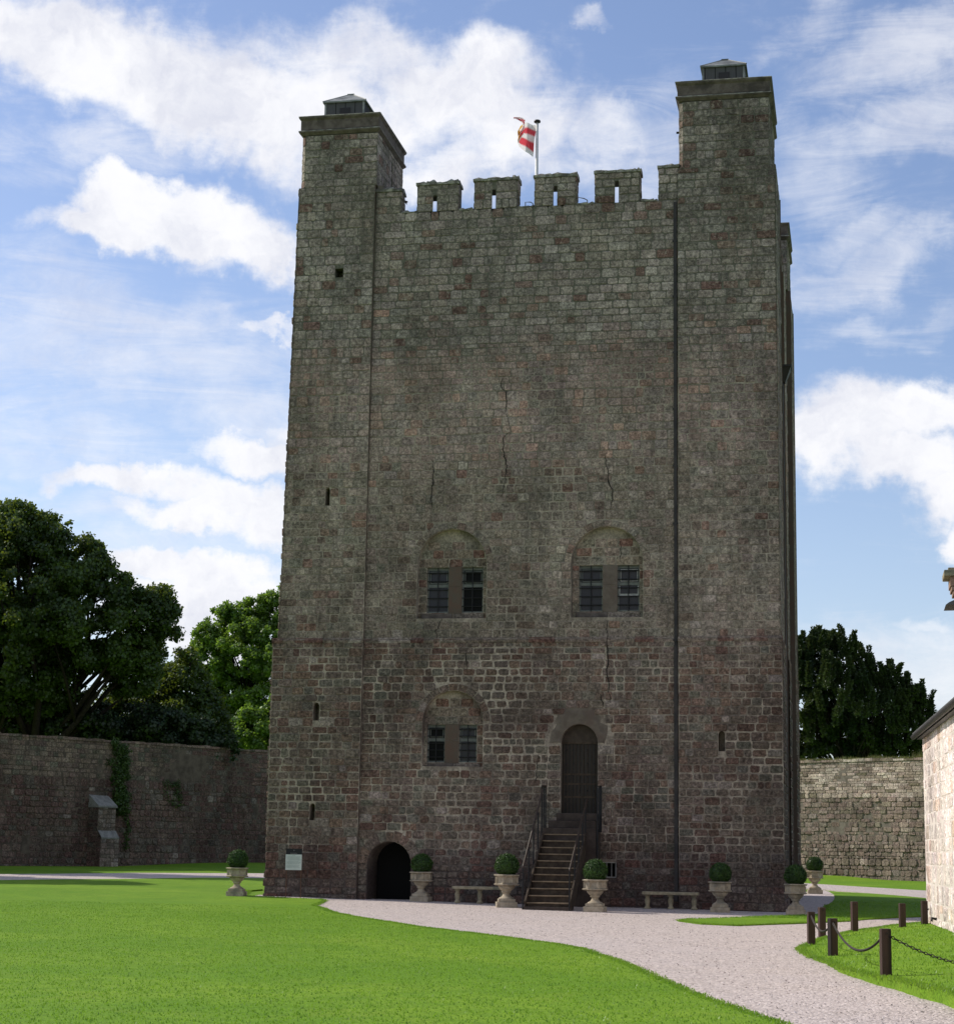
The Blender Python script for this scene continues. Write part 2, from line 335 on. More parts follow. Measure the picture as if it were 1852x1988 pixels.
class MB:
    def __init__(s): s.v = []; s.f = []; s.c = []
    def add(s, vs, fs, c=(.5,.5,.5)):
        n = len(s.v); s.v.extend(vs); s.f.extend([tuple(i+n for i in f) for f in fs]); s.c.extend([c]*len(vs))
    def box(s, a, b_, c=(.5,.5,.5)):
        x0,y0,z0 = a; x1,y1,z1 = b_
        s.add([(x0,y0,z0),(x1,y0,z0),(x1,y1,z0),(x0,y1,z0),(x0,y0,z1),(x1,y0,z1),(x1,y1,z1),(x0,y1,z1)],
              [(0,3,2,1),(4,5,6,7),(0,1,5,4),(1,2,6,5),(2,3,7,6),(3,0,4,7)], c)
    def bbox(s, a, b_, bv=.01, c=(.5,.5,.5)):   # box with bevelled edges
        bm = bmesh.new(); bmesh.ops.create_cube(bm, size=1)
        cx = [(a[i]+b_[i])/2 for i in range(3)]; sz = [b_[i]-a[i] for i in range(3)]
        for v in bm.verts: v.co = Vector([v.co[i]*sz[i]+cx[i] for i in range(3)])
        bmesh.ops.bevel(bm, geom=bm.edges[:], offset=bv, segments=2, affect='EDGES', profile=.6)
        bm.verts.index_update(); s.add([tuple(v.co) for v in bm.verts], [tuple(v.index for v in f.verts) for f in bm.faces], c); bm.free()
    def tube(s, pts, r, n=8, c=(.5,.5,.5), cap=True):
        pts = [Vector(p) for p in pts]; rs = r if isinstance(r, (list, tuple)) else [r]*len(pts)
        vs = []; fs = []; up = None
        for i, p in enumerate(pts):
            d = (pts[min(i+1, len(pts)-1)]-pts[max(i-1, 0)]).normalized()
            if up is None: up = d.orthogonal().normalized()
            up = (up - d*up.dot(d)).normalized(); sd = d.cross(up)
            for k in range(n):
                a = 2*pi*k/n; vs.append(tuple(p+(up*cos(a)+sd*sin(a))*rs[i]))
        for i in range(len(pts)-1):
            for k in range(n): fs.append((i*n+k, i*n+(k+1)%n, (i+1)*n+(k+1)%n, (i+1)*n+k))
        if cap: fs.append(tuple(range(n))[::-1]); fs.append(tuple(range((len(pts)-1)*n, len(pts)*n)))
        s.add(vs, fs, c)
    def lathe(s, prof, n=24, cen=(0,0), c=(.5,.5,.5), start=0.):
        vs = []; fs = []
        for r, z in prof:
            for k in range(n): a = 2*pi*k/n+start; vs.append((cen[0]+r*cos(a), cen[1]+r*sin(a), z))
        for i in range(len(prof)-1):
            for k in range(n): fs.append((i*n+k, i*n+(k+1)%n, (i+1)*n+(k+1)%n, (i+1)*n+k))
        fs.append(tuple(range(n))[::-1]); fs.append(tuple(range((len(prof)-1)*n, len(prof)*n)))
        s.add(vs, fs, c)
    def build(s, name, m, parent=None, smooth=False): return mk(name, s.v, s.f, m, parent, s.c, smooth)
def sheet(outer, holes, P, m, name, parent, d=0., extra=None):
    """flat sheet with holes in a plan (u,z) mapped by P(u,z,d)"""
    loops = [outer]+holes; fl = [p for l in loops for p in l]
    tris = geometry.tessellate_polygon([[Vector((p[0], p[1], 0)) for p in l] for l in loops])
    vs = [P(u, z, d) for u, z in fl]; fs = [tuple(t) for t in tris]
    if extra:
        n = len(vs); vs += extra[0]; fs += [tuple(i+n for i in f) for f in extra[1]]
    return mk(name, vs, fs, m, parent)

# ------------------------------------------------------------------ masonry generator
def vary(c, rng, s=.12):
    k = 1+rng.uniform(-s, s); return tuple(max(0, v*k*(1+rng.uniform(-.03, .03))) for v in c)
def pick(rng, lst):
    t = rng.random()*sum(w for w, _ in lst)
    for w, c in lst:
        t -= w
        if t <= 0: return c
    return lst[-1][1]
def pal_keep(u, z, rng, dark=0):
    z0_ = z; z = z+rng.gauss(0, .55) if z > 9.5 else z
    if z < 1.8: c = pick(rng, [(5,(.078,.06,.052)),(3,(.088,.056,.047)),(2,(.085,.08,.07)),(1,(.11,.10,.088))])
    elif z < 8.3:
        red = .5+.5*noise.noise((u*.35, z*.5, 3.1))
        c = pick(rng, [(4.5,(.112,.096,.08)),(2+2.2*red,(.118,.087,.068)),(.6+.7*red,(.088,.061,.050)),(1.6,(.10,.10,.082)),(.5,(.18,.165,.145))])
    elif z < 14: c = pick(rng, [(7,(.145,.132,.108)),(2.5,(.13,.127,.103)),(.7,(.13,.094,.074)),(.6,(.105,.086,.07)),(1.,(.19,.178,.15))])
    elif z < 18.3:
        o = noise.noise((u*.3, z*.4, 7.7)) + (.25 if u > 8 else 0)
        c = pick(rng, [(5,(.165,.142,.125)),(3,(.15,.138,.122)),(1.+2.5*max(0,o),(.185,.138,.11)),(1.2,(.13,.125,.108))])
    else: c = pick(rng, [(6,(.165,.16,.14)),(4,(.20,.192,.17)),(.9,(.105,.074,.062)),(.8,(.135,.105,.088)),(1.8,(.13,.128,.11))])
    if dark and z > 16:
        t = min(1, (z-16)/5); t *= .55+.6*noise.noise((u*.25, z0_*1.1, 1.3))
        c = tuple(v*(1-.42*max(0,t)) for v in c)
    return vary(c, rng)
def masonry(mb, P, u0, u1, z0, z1, rng, pal, rowh=(.2,.29), wid=(.24,.5), gap=.011, prot=(.008,.028), rough=.3, cuts=None, lines=(), detail=True):
    z = z0
    while z < z1-.02:
        h = rng.uniform(*rowh)
        for L in lines:
            if z < L < z+h+.12: h = L-z
        if z+h > z1-.12: h = z1-z
        za, zb = z, z+h; z = zb
        if any(abs(zb-L) < .001 for L in lines if L > 14): zb -= .02
        iv = [(u0, u1)]
        if cuts:
            for ca, cb in cuts(za, zb):
                nv = []
                for a, b_ in iv:
                    if cb <= a or ca >= b_: nv.append((a, b_)); continue
                    if ca > a+.04: nv.append((a, ca))
                    if cb < b_-.04: nv.append((cb, b_))
                iv = nv
        for a, b_ in iv:
            ws = []; t = 0
            while t < b_-a:
                w = rng.uniform(*wid); w = w*(1.35 if rng.random() < .1 else 1); ws.append(w); t += w
            if len(ws) > 1 and t-(b_-a) > ws[-1]*.55: t -= ws.pop()
            k = (b_-a)/t; uu = a
            for w in ws:
                w *= k; s0, s1 = uu, uu+w; uu += w
                gp = gap*rng.uniform(.45, 1.5)*(1+.9*noise.noise((s0*.35, za*.35, 5.5)))
                x0, x1, y0, y1 = s0+gp, s1-gp, za+gp, zb-gp
                if x1-x0 < .03 or y1-y0 < .03: continue
                c = pal((s0+s1)/2, (za+zb)/2, rng)
                rr = rough(s0, za) if callable(rough) else rough
                q = min(x1-x0, y1-y0)*(.10+.22*rr)
                j = .004+.03*rr; J = lambda: rng.uniform(-j, j)
                ring = [(x0+q*rng.uniform(.3,1.2), y0+J()*.6), (x1-q*rng.uniform(.3,1.2), y0+J()*.6), (x1+J()*.5, y0+q*rng.uniform(.3,1.2)), (x1+J()*.5, y1-q*rng.uniform(.3,1.2)),
                        (x1-q*rng.uniform(.3,1.2), y1+J()*.6), (x0+q*rng.uniform(.3,1.2), y1+J()*.6), (x0+J()*.5, y1-q*rng.uniform(.3,1.2)), (x0+J()*.5, y0+q*rng.uniform(.3,1.2))]
                cx, cy = (x0+x1)/2, (y0+y1)/2; d = rng.uniform(*prot); ins = .88
                tx, ty = rng.uniform(-.012,.012)/(x1-x0), rng.uniform(-.008,.008)/(y1-y0)
                n = len(mb.v)
                for (px, py) in ring: mb.v.append(P(px, py, -.004)); mb.c.append(c)
                for (px, py) in ring:
                    ix, iy = cx+(px-cx)*ins, cy+(py-cy)*ins
                    mb.v.append(P(ix, iy, d+(ix-cx)*tx+(iy-cy)*ty)); mb.c.append(c)
                for i in range(8): mb.f.append((n+i, n+(i+1)%8, n+8+(i+1)%8, n+8+i))
                mb.f.append(tuple(range(n+8, n+16)))
def arch_pts(x0, x1, zb, zs, n=14):
    r = (x1-x0)/2; cx = (x0+x1)/2
    return [(x0, zb), (x1, zb)] + [(cx+r*cos(pi*k/n), zs+r*sin(pi*k/n)) for k in range(n+1)]
def arch_cut(x0, x1, zb, zs, ring=0.):
    r = (x1-x0)/2+ring; cx = (x0+x1)/2
    def f(za, zc):
        if zc <= zb+.01 or za >= zs+r-.02: return []
        zm = (za+zc)/2
        if zm <= zs: return [(x0 if za < zs-ring*.5 else cx-r, x1 if za < zs-ring*.5 else cx+r)] if not ring else [(x0, x1)]
        t = r*r-(zm-zs)**2
        return [(cx-sqrt(t), cx+sqrt(t))] if t > 0 else []
    return f
def rect_cut(x0, x1, za0, zb0):
    return lambda za, zb: [(x0, x1)] if zb > za0+.03 and za < zb0-.03 else []
def voussoirs(mb, P, cx, zs, r, ring, rng, pal, n, d=.02):
    for k in range(n):
        a0, a1 = pi*k/n+.012, pi*(k+1)/n-.012
        am = (a0+a1)/2; ro = r+ring*rng.uniform(.9, 1.06)
        c = pal(cx, zs+1, rng); dd = d*rng.uniform(.6, 1.3)
        pts = [(r+.004, a0), (ro, a0), (ro, am), (ro, a1), (r+.004, a1), (r+.004, am)]
        vs = [P(cx+q*cos(a), zs+q*sin(a), -.004) for q, a in pts]+[P(cx+(q+(.012 if q < ro else -.012))*cos(a*.97+am*.03), zs+(q+(.012 if q < ro else -.012))*sin(a*.97+am*.03), dd) for q, a in pts]
        mb.add(vs, [(i, (i+1) % 6, 6+(i+1) % 6, 6+i) for i in range(6)]+[tuple(range(6, 12))], c)
def reveal(loop, P, d0, d1):
    n = len(loop); vs = [P(u, z, d0) for u, z in loop]+[P(u, z, d1) for u, z in loop]
    return vs, [(i, (i+1) % n, n+(i+1) % n, n+i) for i in range(n)]

# ================================================================== THE KEEP
WX = 16.28; DY = 16.4; ST = 8.33
keep = empty('castle_keep', (8.1, 8.2, .1)); tag(keep, 'tall square keep of grey and red sandstone with corner turrets and battlements', 'castle keep')
keep.matrix_world = Matrix.Identity(4)
def xl(z): return .0 if z < ST else .17+(min(z, 24)-ST)*.0135
def warp(x, z):      # the left corner leans in, the other corners hardly
    return x+(1-min(1, max(0, x)/3.))*xl(z) if x < 3 else x - (.0 if z < ST else .04)*(1 if x > 15 else 0)
def off(z): return .0 if z < ST else .05
def P_front(y0): return lambda u, z, d: (warp(u, z), y0+off(z)-d, z)
def P_right(x0): return lambda u, z, d: (x0-(0 if z < ST else .04)+d, u, z)
def P_left(x0): return lambda u, z, d: (x0+xl(z)-d, DY-u, z)
def P_back(y0): return lambda u, z, d: (WX-u, y0-off(z)+d, z)
rngK = random.Random(11)
def roughk(u, z): return max(.2, .5+.6*noise.noise((u*.3, z*.3, 2.2))) if z < 7.5 else (.28 if z < 18 else .5)
def keep_gap(z): return .018 if z < 8.3 else .010
ZC = 22.6   # foot of the battlements
def face(name, P, u0, u1, z0, z1, pal, holes=(), cutf=None, seed=1, parent=keep, detail=1, extra=None, extrastones=None):
    """mortar bed with real openings and one stone at a time laid over it"""
    rng = random.Random(seed)
    lines = [ST-.3, ST, 14.98, 16.4]
    def cuts(za, zb):
        r = []
        for c in (cutf or []): r += c(za, zb)
        return r
    mb = MB()
    for a, b_, gp, rh, wd in ((z0, min(z1, ST), .015, (.2,.29), (.22,.50)), (ST, min(z1, 18.), .0095, (.22,.31), (.24,.5)), (18., z1, .008, (.22,.33), (.25,.6))):
        a = max(a, z0)
        if b_-a < .05: continue
        masonry(mb, P, u0, u1, a, b_, rng, pal, rh, wd, gp, (.006,.03) if a < 8 else (.004,.02), roughk, cuts, lines)
    if extrastones: extrastones(mb, P, rng)
    o = mb.build(name, 'stone', parent)
    zs = sorted(set([z0, z1]+[zz for zz in (ST-.001, ST, 12, 18) if z0 < zz < z1]))
    outer = [(u0, z) for z in zs[::-1]]+[(u1, z) for z in zs]
    sheet(outer, [h for h in holes], P, 'mortar', name.replace('stonework', 'mortar_bed'), o, 0., extra)
    return o
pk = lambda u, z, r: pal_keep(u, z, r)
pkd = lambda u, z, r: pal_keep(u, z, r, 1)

# --- openings of the middle wall
YC = .12
PC = P_front(YC)
A1 = (4.70, 6.97, 8.98, 10.74); A2 = (9.70, 11.98, 8.98, 10.74); A3 = (4.99, 6.94, 4.28, 5.70)
DR = (9.42, 10.58, 2.86, 5.04); CE = (3.30, 4.71, -.3, 1.22)
BW = (10.72, 11.17, .93, 1.40)
arches = [arch_pts(*q) for q in (A1, A2, A3, DR, CE)]
bwl = [(BW[0], BW[2]), (BW[1], BW[2]), (BW[1], BW[3]), (BW[0], BW[3])]
ex = [[], []]
for lp, dep in zip(arches+[bwl], (.24, .24, .24, .30, 1.3, .4)):
    v, f = reveal(lp, PC, .0, -dep); n = len(ex[0]); ex[0] += v; ex[1] += [tuple(i+n for i in q) for q in f]
cutf = [arch_cut(*A1, .24), arch_cut(*A2, .24), arch_cut(*A3, .24), arch_cut(*DR, .5), arch_cut(*CE, .34), rect_cut(*BW)]
def ringstones(mb, P, rng):
    for q, ring, n in ((A1, .22, 13), (A2, .22, 13), (A3, .22, 11), (CE, .32, 11)):
        voussoirs(mb, P, (q[0]+q[1])/2, q[3], (q[1]-q[0])/2, ring, rng, pk, n)
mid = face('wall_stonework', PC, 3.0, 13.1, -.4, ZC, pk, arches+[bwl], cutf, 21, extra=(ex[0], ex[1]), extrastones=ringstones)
mid.name = 'wall'
# the rendered surround above the door
mb = MB(); cx, zs = 10.0, DR[3]
po = [(cx+.86*cos(pi*k/18), zs+1.2*sin(pi*k/18)+.02) for k in range(19)]; pi_ = [(cx+.585*cos(pi*k/18), zs+.585*sin(pi*k/18)) for k in range(19)]
rr = random.Random(4)
vs = [PC(u, z, .012) for u, z in pi_]+[PC(u*.5+v*.5, z*.5+w*.5, .028+rr.uniform(0,.006)) for (u, z), (v, w) in zip(pi_, po)]+[PC(u+rr.uniform(-.12,.12), z+rr.uniform(-.12,.12), .002) for u, z in po]
fs = [(k+a*19, k+1+a*19, k+20+a*19, k+19+a*19) for a in (0, 1) for k in range(18)]
mk('door_surround', vs, fs, 'plaster', keep)

# --- blind arches with twin windows
def barred_window(x0, x1, z0, z1, yb, style):
    """recessed sash window behind an iron grille"""
    w = empty('window'); w.parent = keep
    fr = MB(); d = .045
    fr.box((x0, yb-.02, z0), (x0+d, yb+.03, z1)); fr.box((x1-d, yb-.02, z0), (x1, yb+.03, z1))
    fr.box((x0+d, yb-.02, z0), (x1-d, yb+.03, z0+.05)); fr.box((x0+d, yb-.02, z1-.09), (x1-d, yb+.03, z1))
    zt = z0+(z1-z0)*.60
    fr.box((x0+d, yb-.025, zt-.05), (x1-d, yb+.03, zt+.05))
    fr.build('frame', 'frame', w)
    up = MB(); a0, a1, b0, b1 = x0+d+.04, x1-d-.02, zt+.075, z1-.12
    t = .022
    for q in (((a0, b0), (a0+t, b1)), ((a1-t, b0), (a1, b1)), ((a0+t, b0), (a1-t, b0+t)), ((a0+t, b1-t), (a1-t, b1))):
        up.box((q[0][0], yb-.035, q[0][1]), (q[1][0], yb-.0205, q[1][1]))
    if style == 1:
        up.box((x0+d, yb-.01, z0+(z1-z0)*.34), (x1-d, yb+.0, z0+(z1-z0)*.385)); up.box((x0+d, yb-.01, z0+(z1-z0)*.385), (x0+d+.03, yb, zt-.06)); up.box((x1-d-.03, yb-.01, z0+(z1-z0)*.385), (x1-d, yb, zt-.06))
    if style in (0, 2): up.box((x0+.006, yb-.03, z0+.1), (x0+.04, yb-.0205, zt-.1))
    up.build('casement', 'white_frame' if style == 1 else 'frame', w)
    mk('pane', [(x0+d, yb+.012, z0+.05), (x1-d, yb+.012, z0+.05), (x1-d, yb+.012, z1-.09), (x0+d, yb+.012, z1-.09)], [(0,1,2,3)], 'glass_dark' if style == 2 else 'glass', w)
    br = MB(); yg = yb-.10; xm = (x0+x1)/2
    for xx in (xm,): br.tube([(xx, yg, z0-.02), (xx, yg, z1+.02)], .018, 6)
    for k in range(5):
        zz = z0+(z1-z0)*(.14+.185*k); br.tube([(x0-.02, yg+.018, zz), (x1+.02, yg+.018, zz)], .016, 6)
    br.build('iron_grille', 'iron', w)
    return w
def twin(A, wins, seed, styles, mmat):
    x0, x1, zb, zs = A
    rng = random.Random(seed)
    dep = .24
    Pb = lambda u, z, d: PC(u, z, d-dep)
    inner = arch_pts(x0, x1, zb, zs)
    holes = [[(a, c), (b_, c), (b_, d), (a, d)] for a, b_, c, d in wins]
    ex = [[], []]
    for h in holes:
        v, f = reveal(h, Pb, 0, -.16); n = len(ex[0]); ex[0] += v; ex[1] += [tuple(i+n for i in q) for q in f]
    r = (x1-x0)/2; cx = (x0+x1)/2
    mb = MB()
    def cuts(za, zb_):
        out = []
        for a, b_, c, d in wins:
            if zb_ > c+.02 and za < d-.02: out.append((a, b_))
        out.append((wins[0][1]-.001, wins[1][0]+.001)) if zb_ > wins[0][2]+.02 and za < wins[0][3]-.02 else None
        zm = zb_
        if zm > zs:
            t = r*r-(zm-zs)**2; hw = sqrt(t) if t > 0 else 0
            out += [(x0-1, cx-hw), (cx+hw, x1+1)]
        return out
    masonry(mb, Pb, x0, x1, zb, zs+r, rng, lambda u, z, q: vary(pick(q, [(3,(.145,.128,.10)),(1.5,(.13,.132,.105)),(1,(.125,.078,.06))]), q), (.24,.30), (.3,.52), .009, (.004,.012), .3, cuts, [wins[0][2], wins[0][3]])
    o = mb.build('window_recess', 'stone', keep)
    sheet(inner, holes, Pb, 'mortar', 'mortar_bed', o, 0, ex)
    mu = MB(); a, b_ = wins[0][1], wins[1][0]
    zm = (wins[0][2]+wins[0][3])/2+.1; yf = Pb(0, wins[0][2], .02)[1]
    mu.bbox((a+.004, yf, wins[0][2]-.03), (b_-.004, yf+.17, zm-.004), .008); mu.bbox((a+.008, yf+.002, zm+.004), (b_-.008, yf+.17, wins[0][3]+.01), .008)
    mu.build('mullion', mmat, o)
    sl_ = MB(); sl_.bbox((x0+.12, yf-.02, wins[0][2]-.2), (cx-.01, yf+.1, wins[0][2]-.034), .02, (.15,.138,.115)); sl_.build('sill', 'ashlar', o); sl_ = MB(); sl_.bbox((cx+.01, yf-.015, wins[0][2]-.21), (x1-.12, yf+.1, wins[0][2]-.034), .02, (.13,.118,.10))
    sl_.build('sill', 'stone', o)
    for (a, b_, c, d), s in zip(wins, styles): barred_window(a, b_, c, d, PC(0, c, -dep-.13)[1], s)
twin(A1, [(4.98,5.69,9.19,10.66),(6.12,6.82,9.19,10.66)], 5, (0,2), 'brown_stone')
twin(A2, [(9.92,10.67,9.20,10.67),(11.14,11.84,9.20,10.67)], 6, (3,1), 'plaster')
twin(A3, [(5.09,5.67,4.42,5.61),(6.12,6.70,4.42,5.61)], 7, (2,3), 'brown_stone')

# --- main door
dr = empty('door'); dr.parent = keep
yd = PC(0, 3, -.28)[1]; x0, x1, zb, zs = DR
pl = arch_pts(x0, x1, zb, zs)
n = len(pl)
mk('tympanum', [(u, yd-.03, z) for u, z in [(x1, zs+.03)]+[(10+.58*cos(pi*k/14), zs+.03+.55*sin(pi*k/14)) for k in range(1, 14)]+[(x0, zs+.03)]], [tuple(range(15))], 'tymp', dr)
mb = MB(); mb.box((x0, yd, zb-.1), (x1, yd+.05, zs)); mb.build('door_leaf', 'door', dr)
mb = MB(); mb.box((x0, yd-.04, zs-.02), (x1, yd-.001, zs+.03))
for zz in (3.35, 3.75, 4.05): mb.box((x0+.04, yd-.018, zz), (x1-.04, yd-.001, zz+.055))
for k in range(9): mb.box((x0+.05+k*.125, yd-.016, zb+.02), (x0+.065+k*.125, yd-.0015, zs-.03))
mb.build('ledges', 'stairwood', dr)
for k in range(5):
    for r_ in range(5):
        mb = MB(); mb.lathe([(.022, 0), (.018, .012), (.001, .02)], 6)
        nn = len(mb.v)-18
        for i in range(nn, len(mb.v)):
            v = mb.v[i]; mb.v[i] = (x0+.14+k*.22+v[0], yd-.02-v[2], 3.15+r_*.42+v[1])
        mb.build('stud', 'iron', dr)
# --- cellar doorway: open, its dark inside painted as flat black sheets
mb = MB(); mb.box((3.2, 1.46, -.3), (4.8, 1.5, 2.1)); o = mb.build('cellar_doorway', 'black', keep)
mk('cellar_dark_sheet', [(3.34,1.36,-.3),(4.68,1.36,-.3),(4.68,1.36,1.95),(3.34,1.36,1.95)], [(0,1,2,3)], 'black', keep)
# --- basement window with bars
w = empty('basement_window'); w.parent = keep
mb = MB(); y0 = YC+.02
for q in (((BW[0], BW[2]), (BW[0]+.03, BW[3])), ((BW[1]-.03, BW[2]), (BW[1], BW[3])), ((BW[0]+.03, BW[3]-.03), (BW[1]-.03, BW[3])), ((BW[0]+.03, BW[2]), (BW[1]-.03, BW[2]+.025))): mb.box((q[0][0], y0, q[0][1]), (q[1][0], y0+.06, q[1][1]))
mb.build('frame', 'white_frame', w)
for xx in (.15, .3): mb = MB(); mb.tube([(BW[0]+xx, y0+.03, BW[2]), (BW[0]+xx, y0+.03, BW[3])], .011, 6); mb.build('bar', 'white_frame', w)
mk('pane', [(BW[0], y0+.3, BW[2]), (BW[1], y0+.3, BW[2]), (BW[1], y0+.3, BW[3]), (BW[0], y0+.3, BW[3])], [(0,1,2,3)], 'black', w)

# --- corner buttresses (front)
def slit_hole(x0, x1, z0, z1, arch=True):
    if not arch: return [(x0, z0), (x1, z0), (x1, z1), (x0, z1)]
    c = (x0+x1)/2; r = (x1-x0)/2
    return [(x0, z0), (x1, z0), (x1, z1-r), (c+r*.7, z1-r*.3), (c, z1), (c-r*.7, z1-r*.3), (x0, z1-r)]
def unwarp(x, z):   # plan coordinate whose warped place is x
    if x >= 3: return x
    k = xl(z); return (x-k)/(1-k/3.)
SL = [(1.59,1.75,12.7,13.3), (1.42,1.62,5.70,6.28), (1.40,1.58,2.55,3.08)]
SLp = [(unwarp(a, c), unwarp(b_, c), c, d) for a, b_, c, d in SL]+[(unwarp(1.70, 20.5), unwarp(1.98, 20.5), 20.42, 20.73)]
PL = P_front(0.)
holes = [slit_hole(*q) for q in SLp[:3]]+[slit_hole(*SLp[3], False)]
def slit_extra(holes, P, dep=.5):
    ex = [[], []]
    for h in holes:
        v, f = reveal(h, P, 0, -dep); n = len(ex[0]); ex[0] += v; ex[1] += [tuple(i+n for i in q) for q in f]+[tuple(range(n+len(h), n+2*len(h)))]
    return ex
TZL, TZR, TZB = 26.06, 26.5, 26.2
bl = face('buttress', PL, 0., 3., -.4, 23.6, pk, holes, [rect_cut(*q) for q in SLp], 31, extra=slit_extra(holes, PL))
SR = [(14.32, 14.52, 4.80, 5.42)]
PR = P_front(0.)
holes = [slit_hole(*q) for q in SR]
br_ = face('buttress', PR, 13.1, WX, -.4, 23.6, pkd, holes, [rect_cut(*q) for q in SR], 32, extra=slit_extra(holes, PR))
# returns beside the middle wall
for x in (3.0, 13.1):
    mb = MB(); mb.add([(x, 0., -.4), (x, YC+.05, -.4), (x, YC+.05, ST), (x, 0, ST)], [(0,1,2,3)]); mb.add([(x, .05, ST), (x, YC+.1, ST), (x, YC+.1, 23.6), (x, .05, 23.6)], [(0,1,2,3)]); mb.build('buttress_return', 'brown_stone', keep)
# string course: a weathered chamfer stone row where the walls step back
def string(name, pts_fn, n, seed):
    rng = random.Random(seed); mb = MB(); 
    for (p0, p1, nrm) in pts_fn:
        p0, p1, nrm = Vector(p0), Vector(p1), Vector(nrm); L = (p1-p0).length; d = (p1-p0)/L; t = 0
        while t < L-.02:
            w = min(rng.uniform(.3, .62), L-t); a = p0+d*(t+.006); b_ = p0+d*(t+w-.006); t += w
            pr = .035*rng.uniform(.7, 1.3); h = .16
            vs = []
            for q in (a, b_):
                for o_, zz in ((-.06, -h), (pr*.9, -h+.02), (pr, -.06), (-.03, .03), (-.1, .03)): vs.append(tuple(q+nrm*o_+Vector((0, 0, zz+rng.uniform(-.006,.006)))))
            c = vary(pick(rng, [(3,(.10,.062,.05)),(4,(.125,.11,.088)),(1.2,(.19,.175,.15))]), rng)
            mb.add(vs, [(i, i+1, i+6, i+5) for i in range(4)]+[(4, 0, 5, 9)]+[tuple(range(5))[::-1], tuple(range(5, 10))], c)
    return mb.build(name, 'stone', keep)
string('string_course', [((-.03, 0, ST), (3.02, 0, ST), (0,-1,0)), ((3.04, YC, ST), (13.04, YC, ST), (0,-1,0)), ((13.08, 0, ST), (WX+.03, 0, ST), (0,-1,0)), ((0, DY, ST), (0, -.03, ST), (-1,0,0)),
                         ((WX, 0, ST), (WX, 3.3, ST), (1,0,0)), ((WX, 13.1, ST), (WX, DY, ST), (1,0,0))], 1, 8)
# side and rear walls
xs_ = WX
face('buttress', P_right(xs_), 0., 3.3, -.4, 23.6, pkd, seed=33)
face('buttress', P_right(xs_), 13.1, DY, -.4, 23.2, pk, seed=34)
face('wall', P_right(xs_-.16), 3.3, 13.1, -.4, ZC, pk, seed=35)
_pl = P_left(0.)
face('wall', lambda u, z, d: _pl(u, z, d*2.3 if d > 0 else d), -.03, DY+.0, -.4, 23.6, pk, seed=36)
mb = MB()
mb.box((WX-.25, 3.28, -.4), (WX-.002, 3.302, 23.5)); mb.build('buttress_return', 'brown_stone', keep); mb = MB(); mb.box((WX-.25, 13.098, -.4), (WX-.002, 13.12, 23.2))
mb.build('buttress_return', 'brown_stone', keep)
mid_pil = face('pilaster', P_right(xs_-.03), 7.3, 9.0, -.4, ZC-.4, pk, seed=37)
mb = MB(); mb.box((WX-.3, 7.28, -.4), (WX-.07, 7.302, ZC-.4)); mb.build('pilaster_return', 'brown_stone', keep); mb = MB(); mb.box((WX-.3, 8.998, -.4), (WX-.07, 9.02, ZC-.4)); mb.build('pilaster_return', 'brown_stone', keep)
face('wall', P_back(DY), 0., WX, -.4, 23.2, pk, seed=38)
# solid core and roof
mb = MB(); mb.box((.45, 1.6, -.3), (WX-.4, DY-.2, 21.8)); mb.build('roof', 'lead', keep)

# --- battlements
def cope(mb, x0, x1, y0, y1, z, seed, h=.16, over=.05):
    """rough weathered capping stones"""
    rng = random.Random(seed); t = x0-over
    while t < x1+over-.02:
        w = min(rng.uniform(.22, .5), x1+over-t); a, b_ = t+.004, t+w-.004; t += w
        hh = h*rng.uniform(.75, 1.25); v = []
        nx = 4
        for i in range(nx):
            xx = a+(b_-a)*i/(nx-1); e = 1 if i in (0, nx-1) else 0
            for yy, zz in ((y0-over+rng.uniform(-.01,.015), 0), (y0-over-.005+rng.uniform(-.01,.02), hh*.55), (y0+.08, hh*(.95-.12*e)+rng.uniform(-.045,.05)), ((y0+y1)/2, hh*(1.15-.12*e)+rng.uniform(-.05,.06)), (y1-.05, hh*.9+rng.uniform(-.02,.02)), (y1+over, hh*.4), (y1+over, 0)):
                v.append((xx, yy, z+zz))
        f = [(i*7+j, (i+1)*7+j, (i+1)*7+(j+1) % 7, i*7+(j+1) % 7) for i in range(nx-1) for j in range(7)]+[tuple(range(7)), tuple(range((nx-1)*7, nx*7))[::-1]]
        mb.add(v, f)
ym0 = YC+off(20); ym1 = ym0+.6
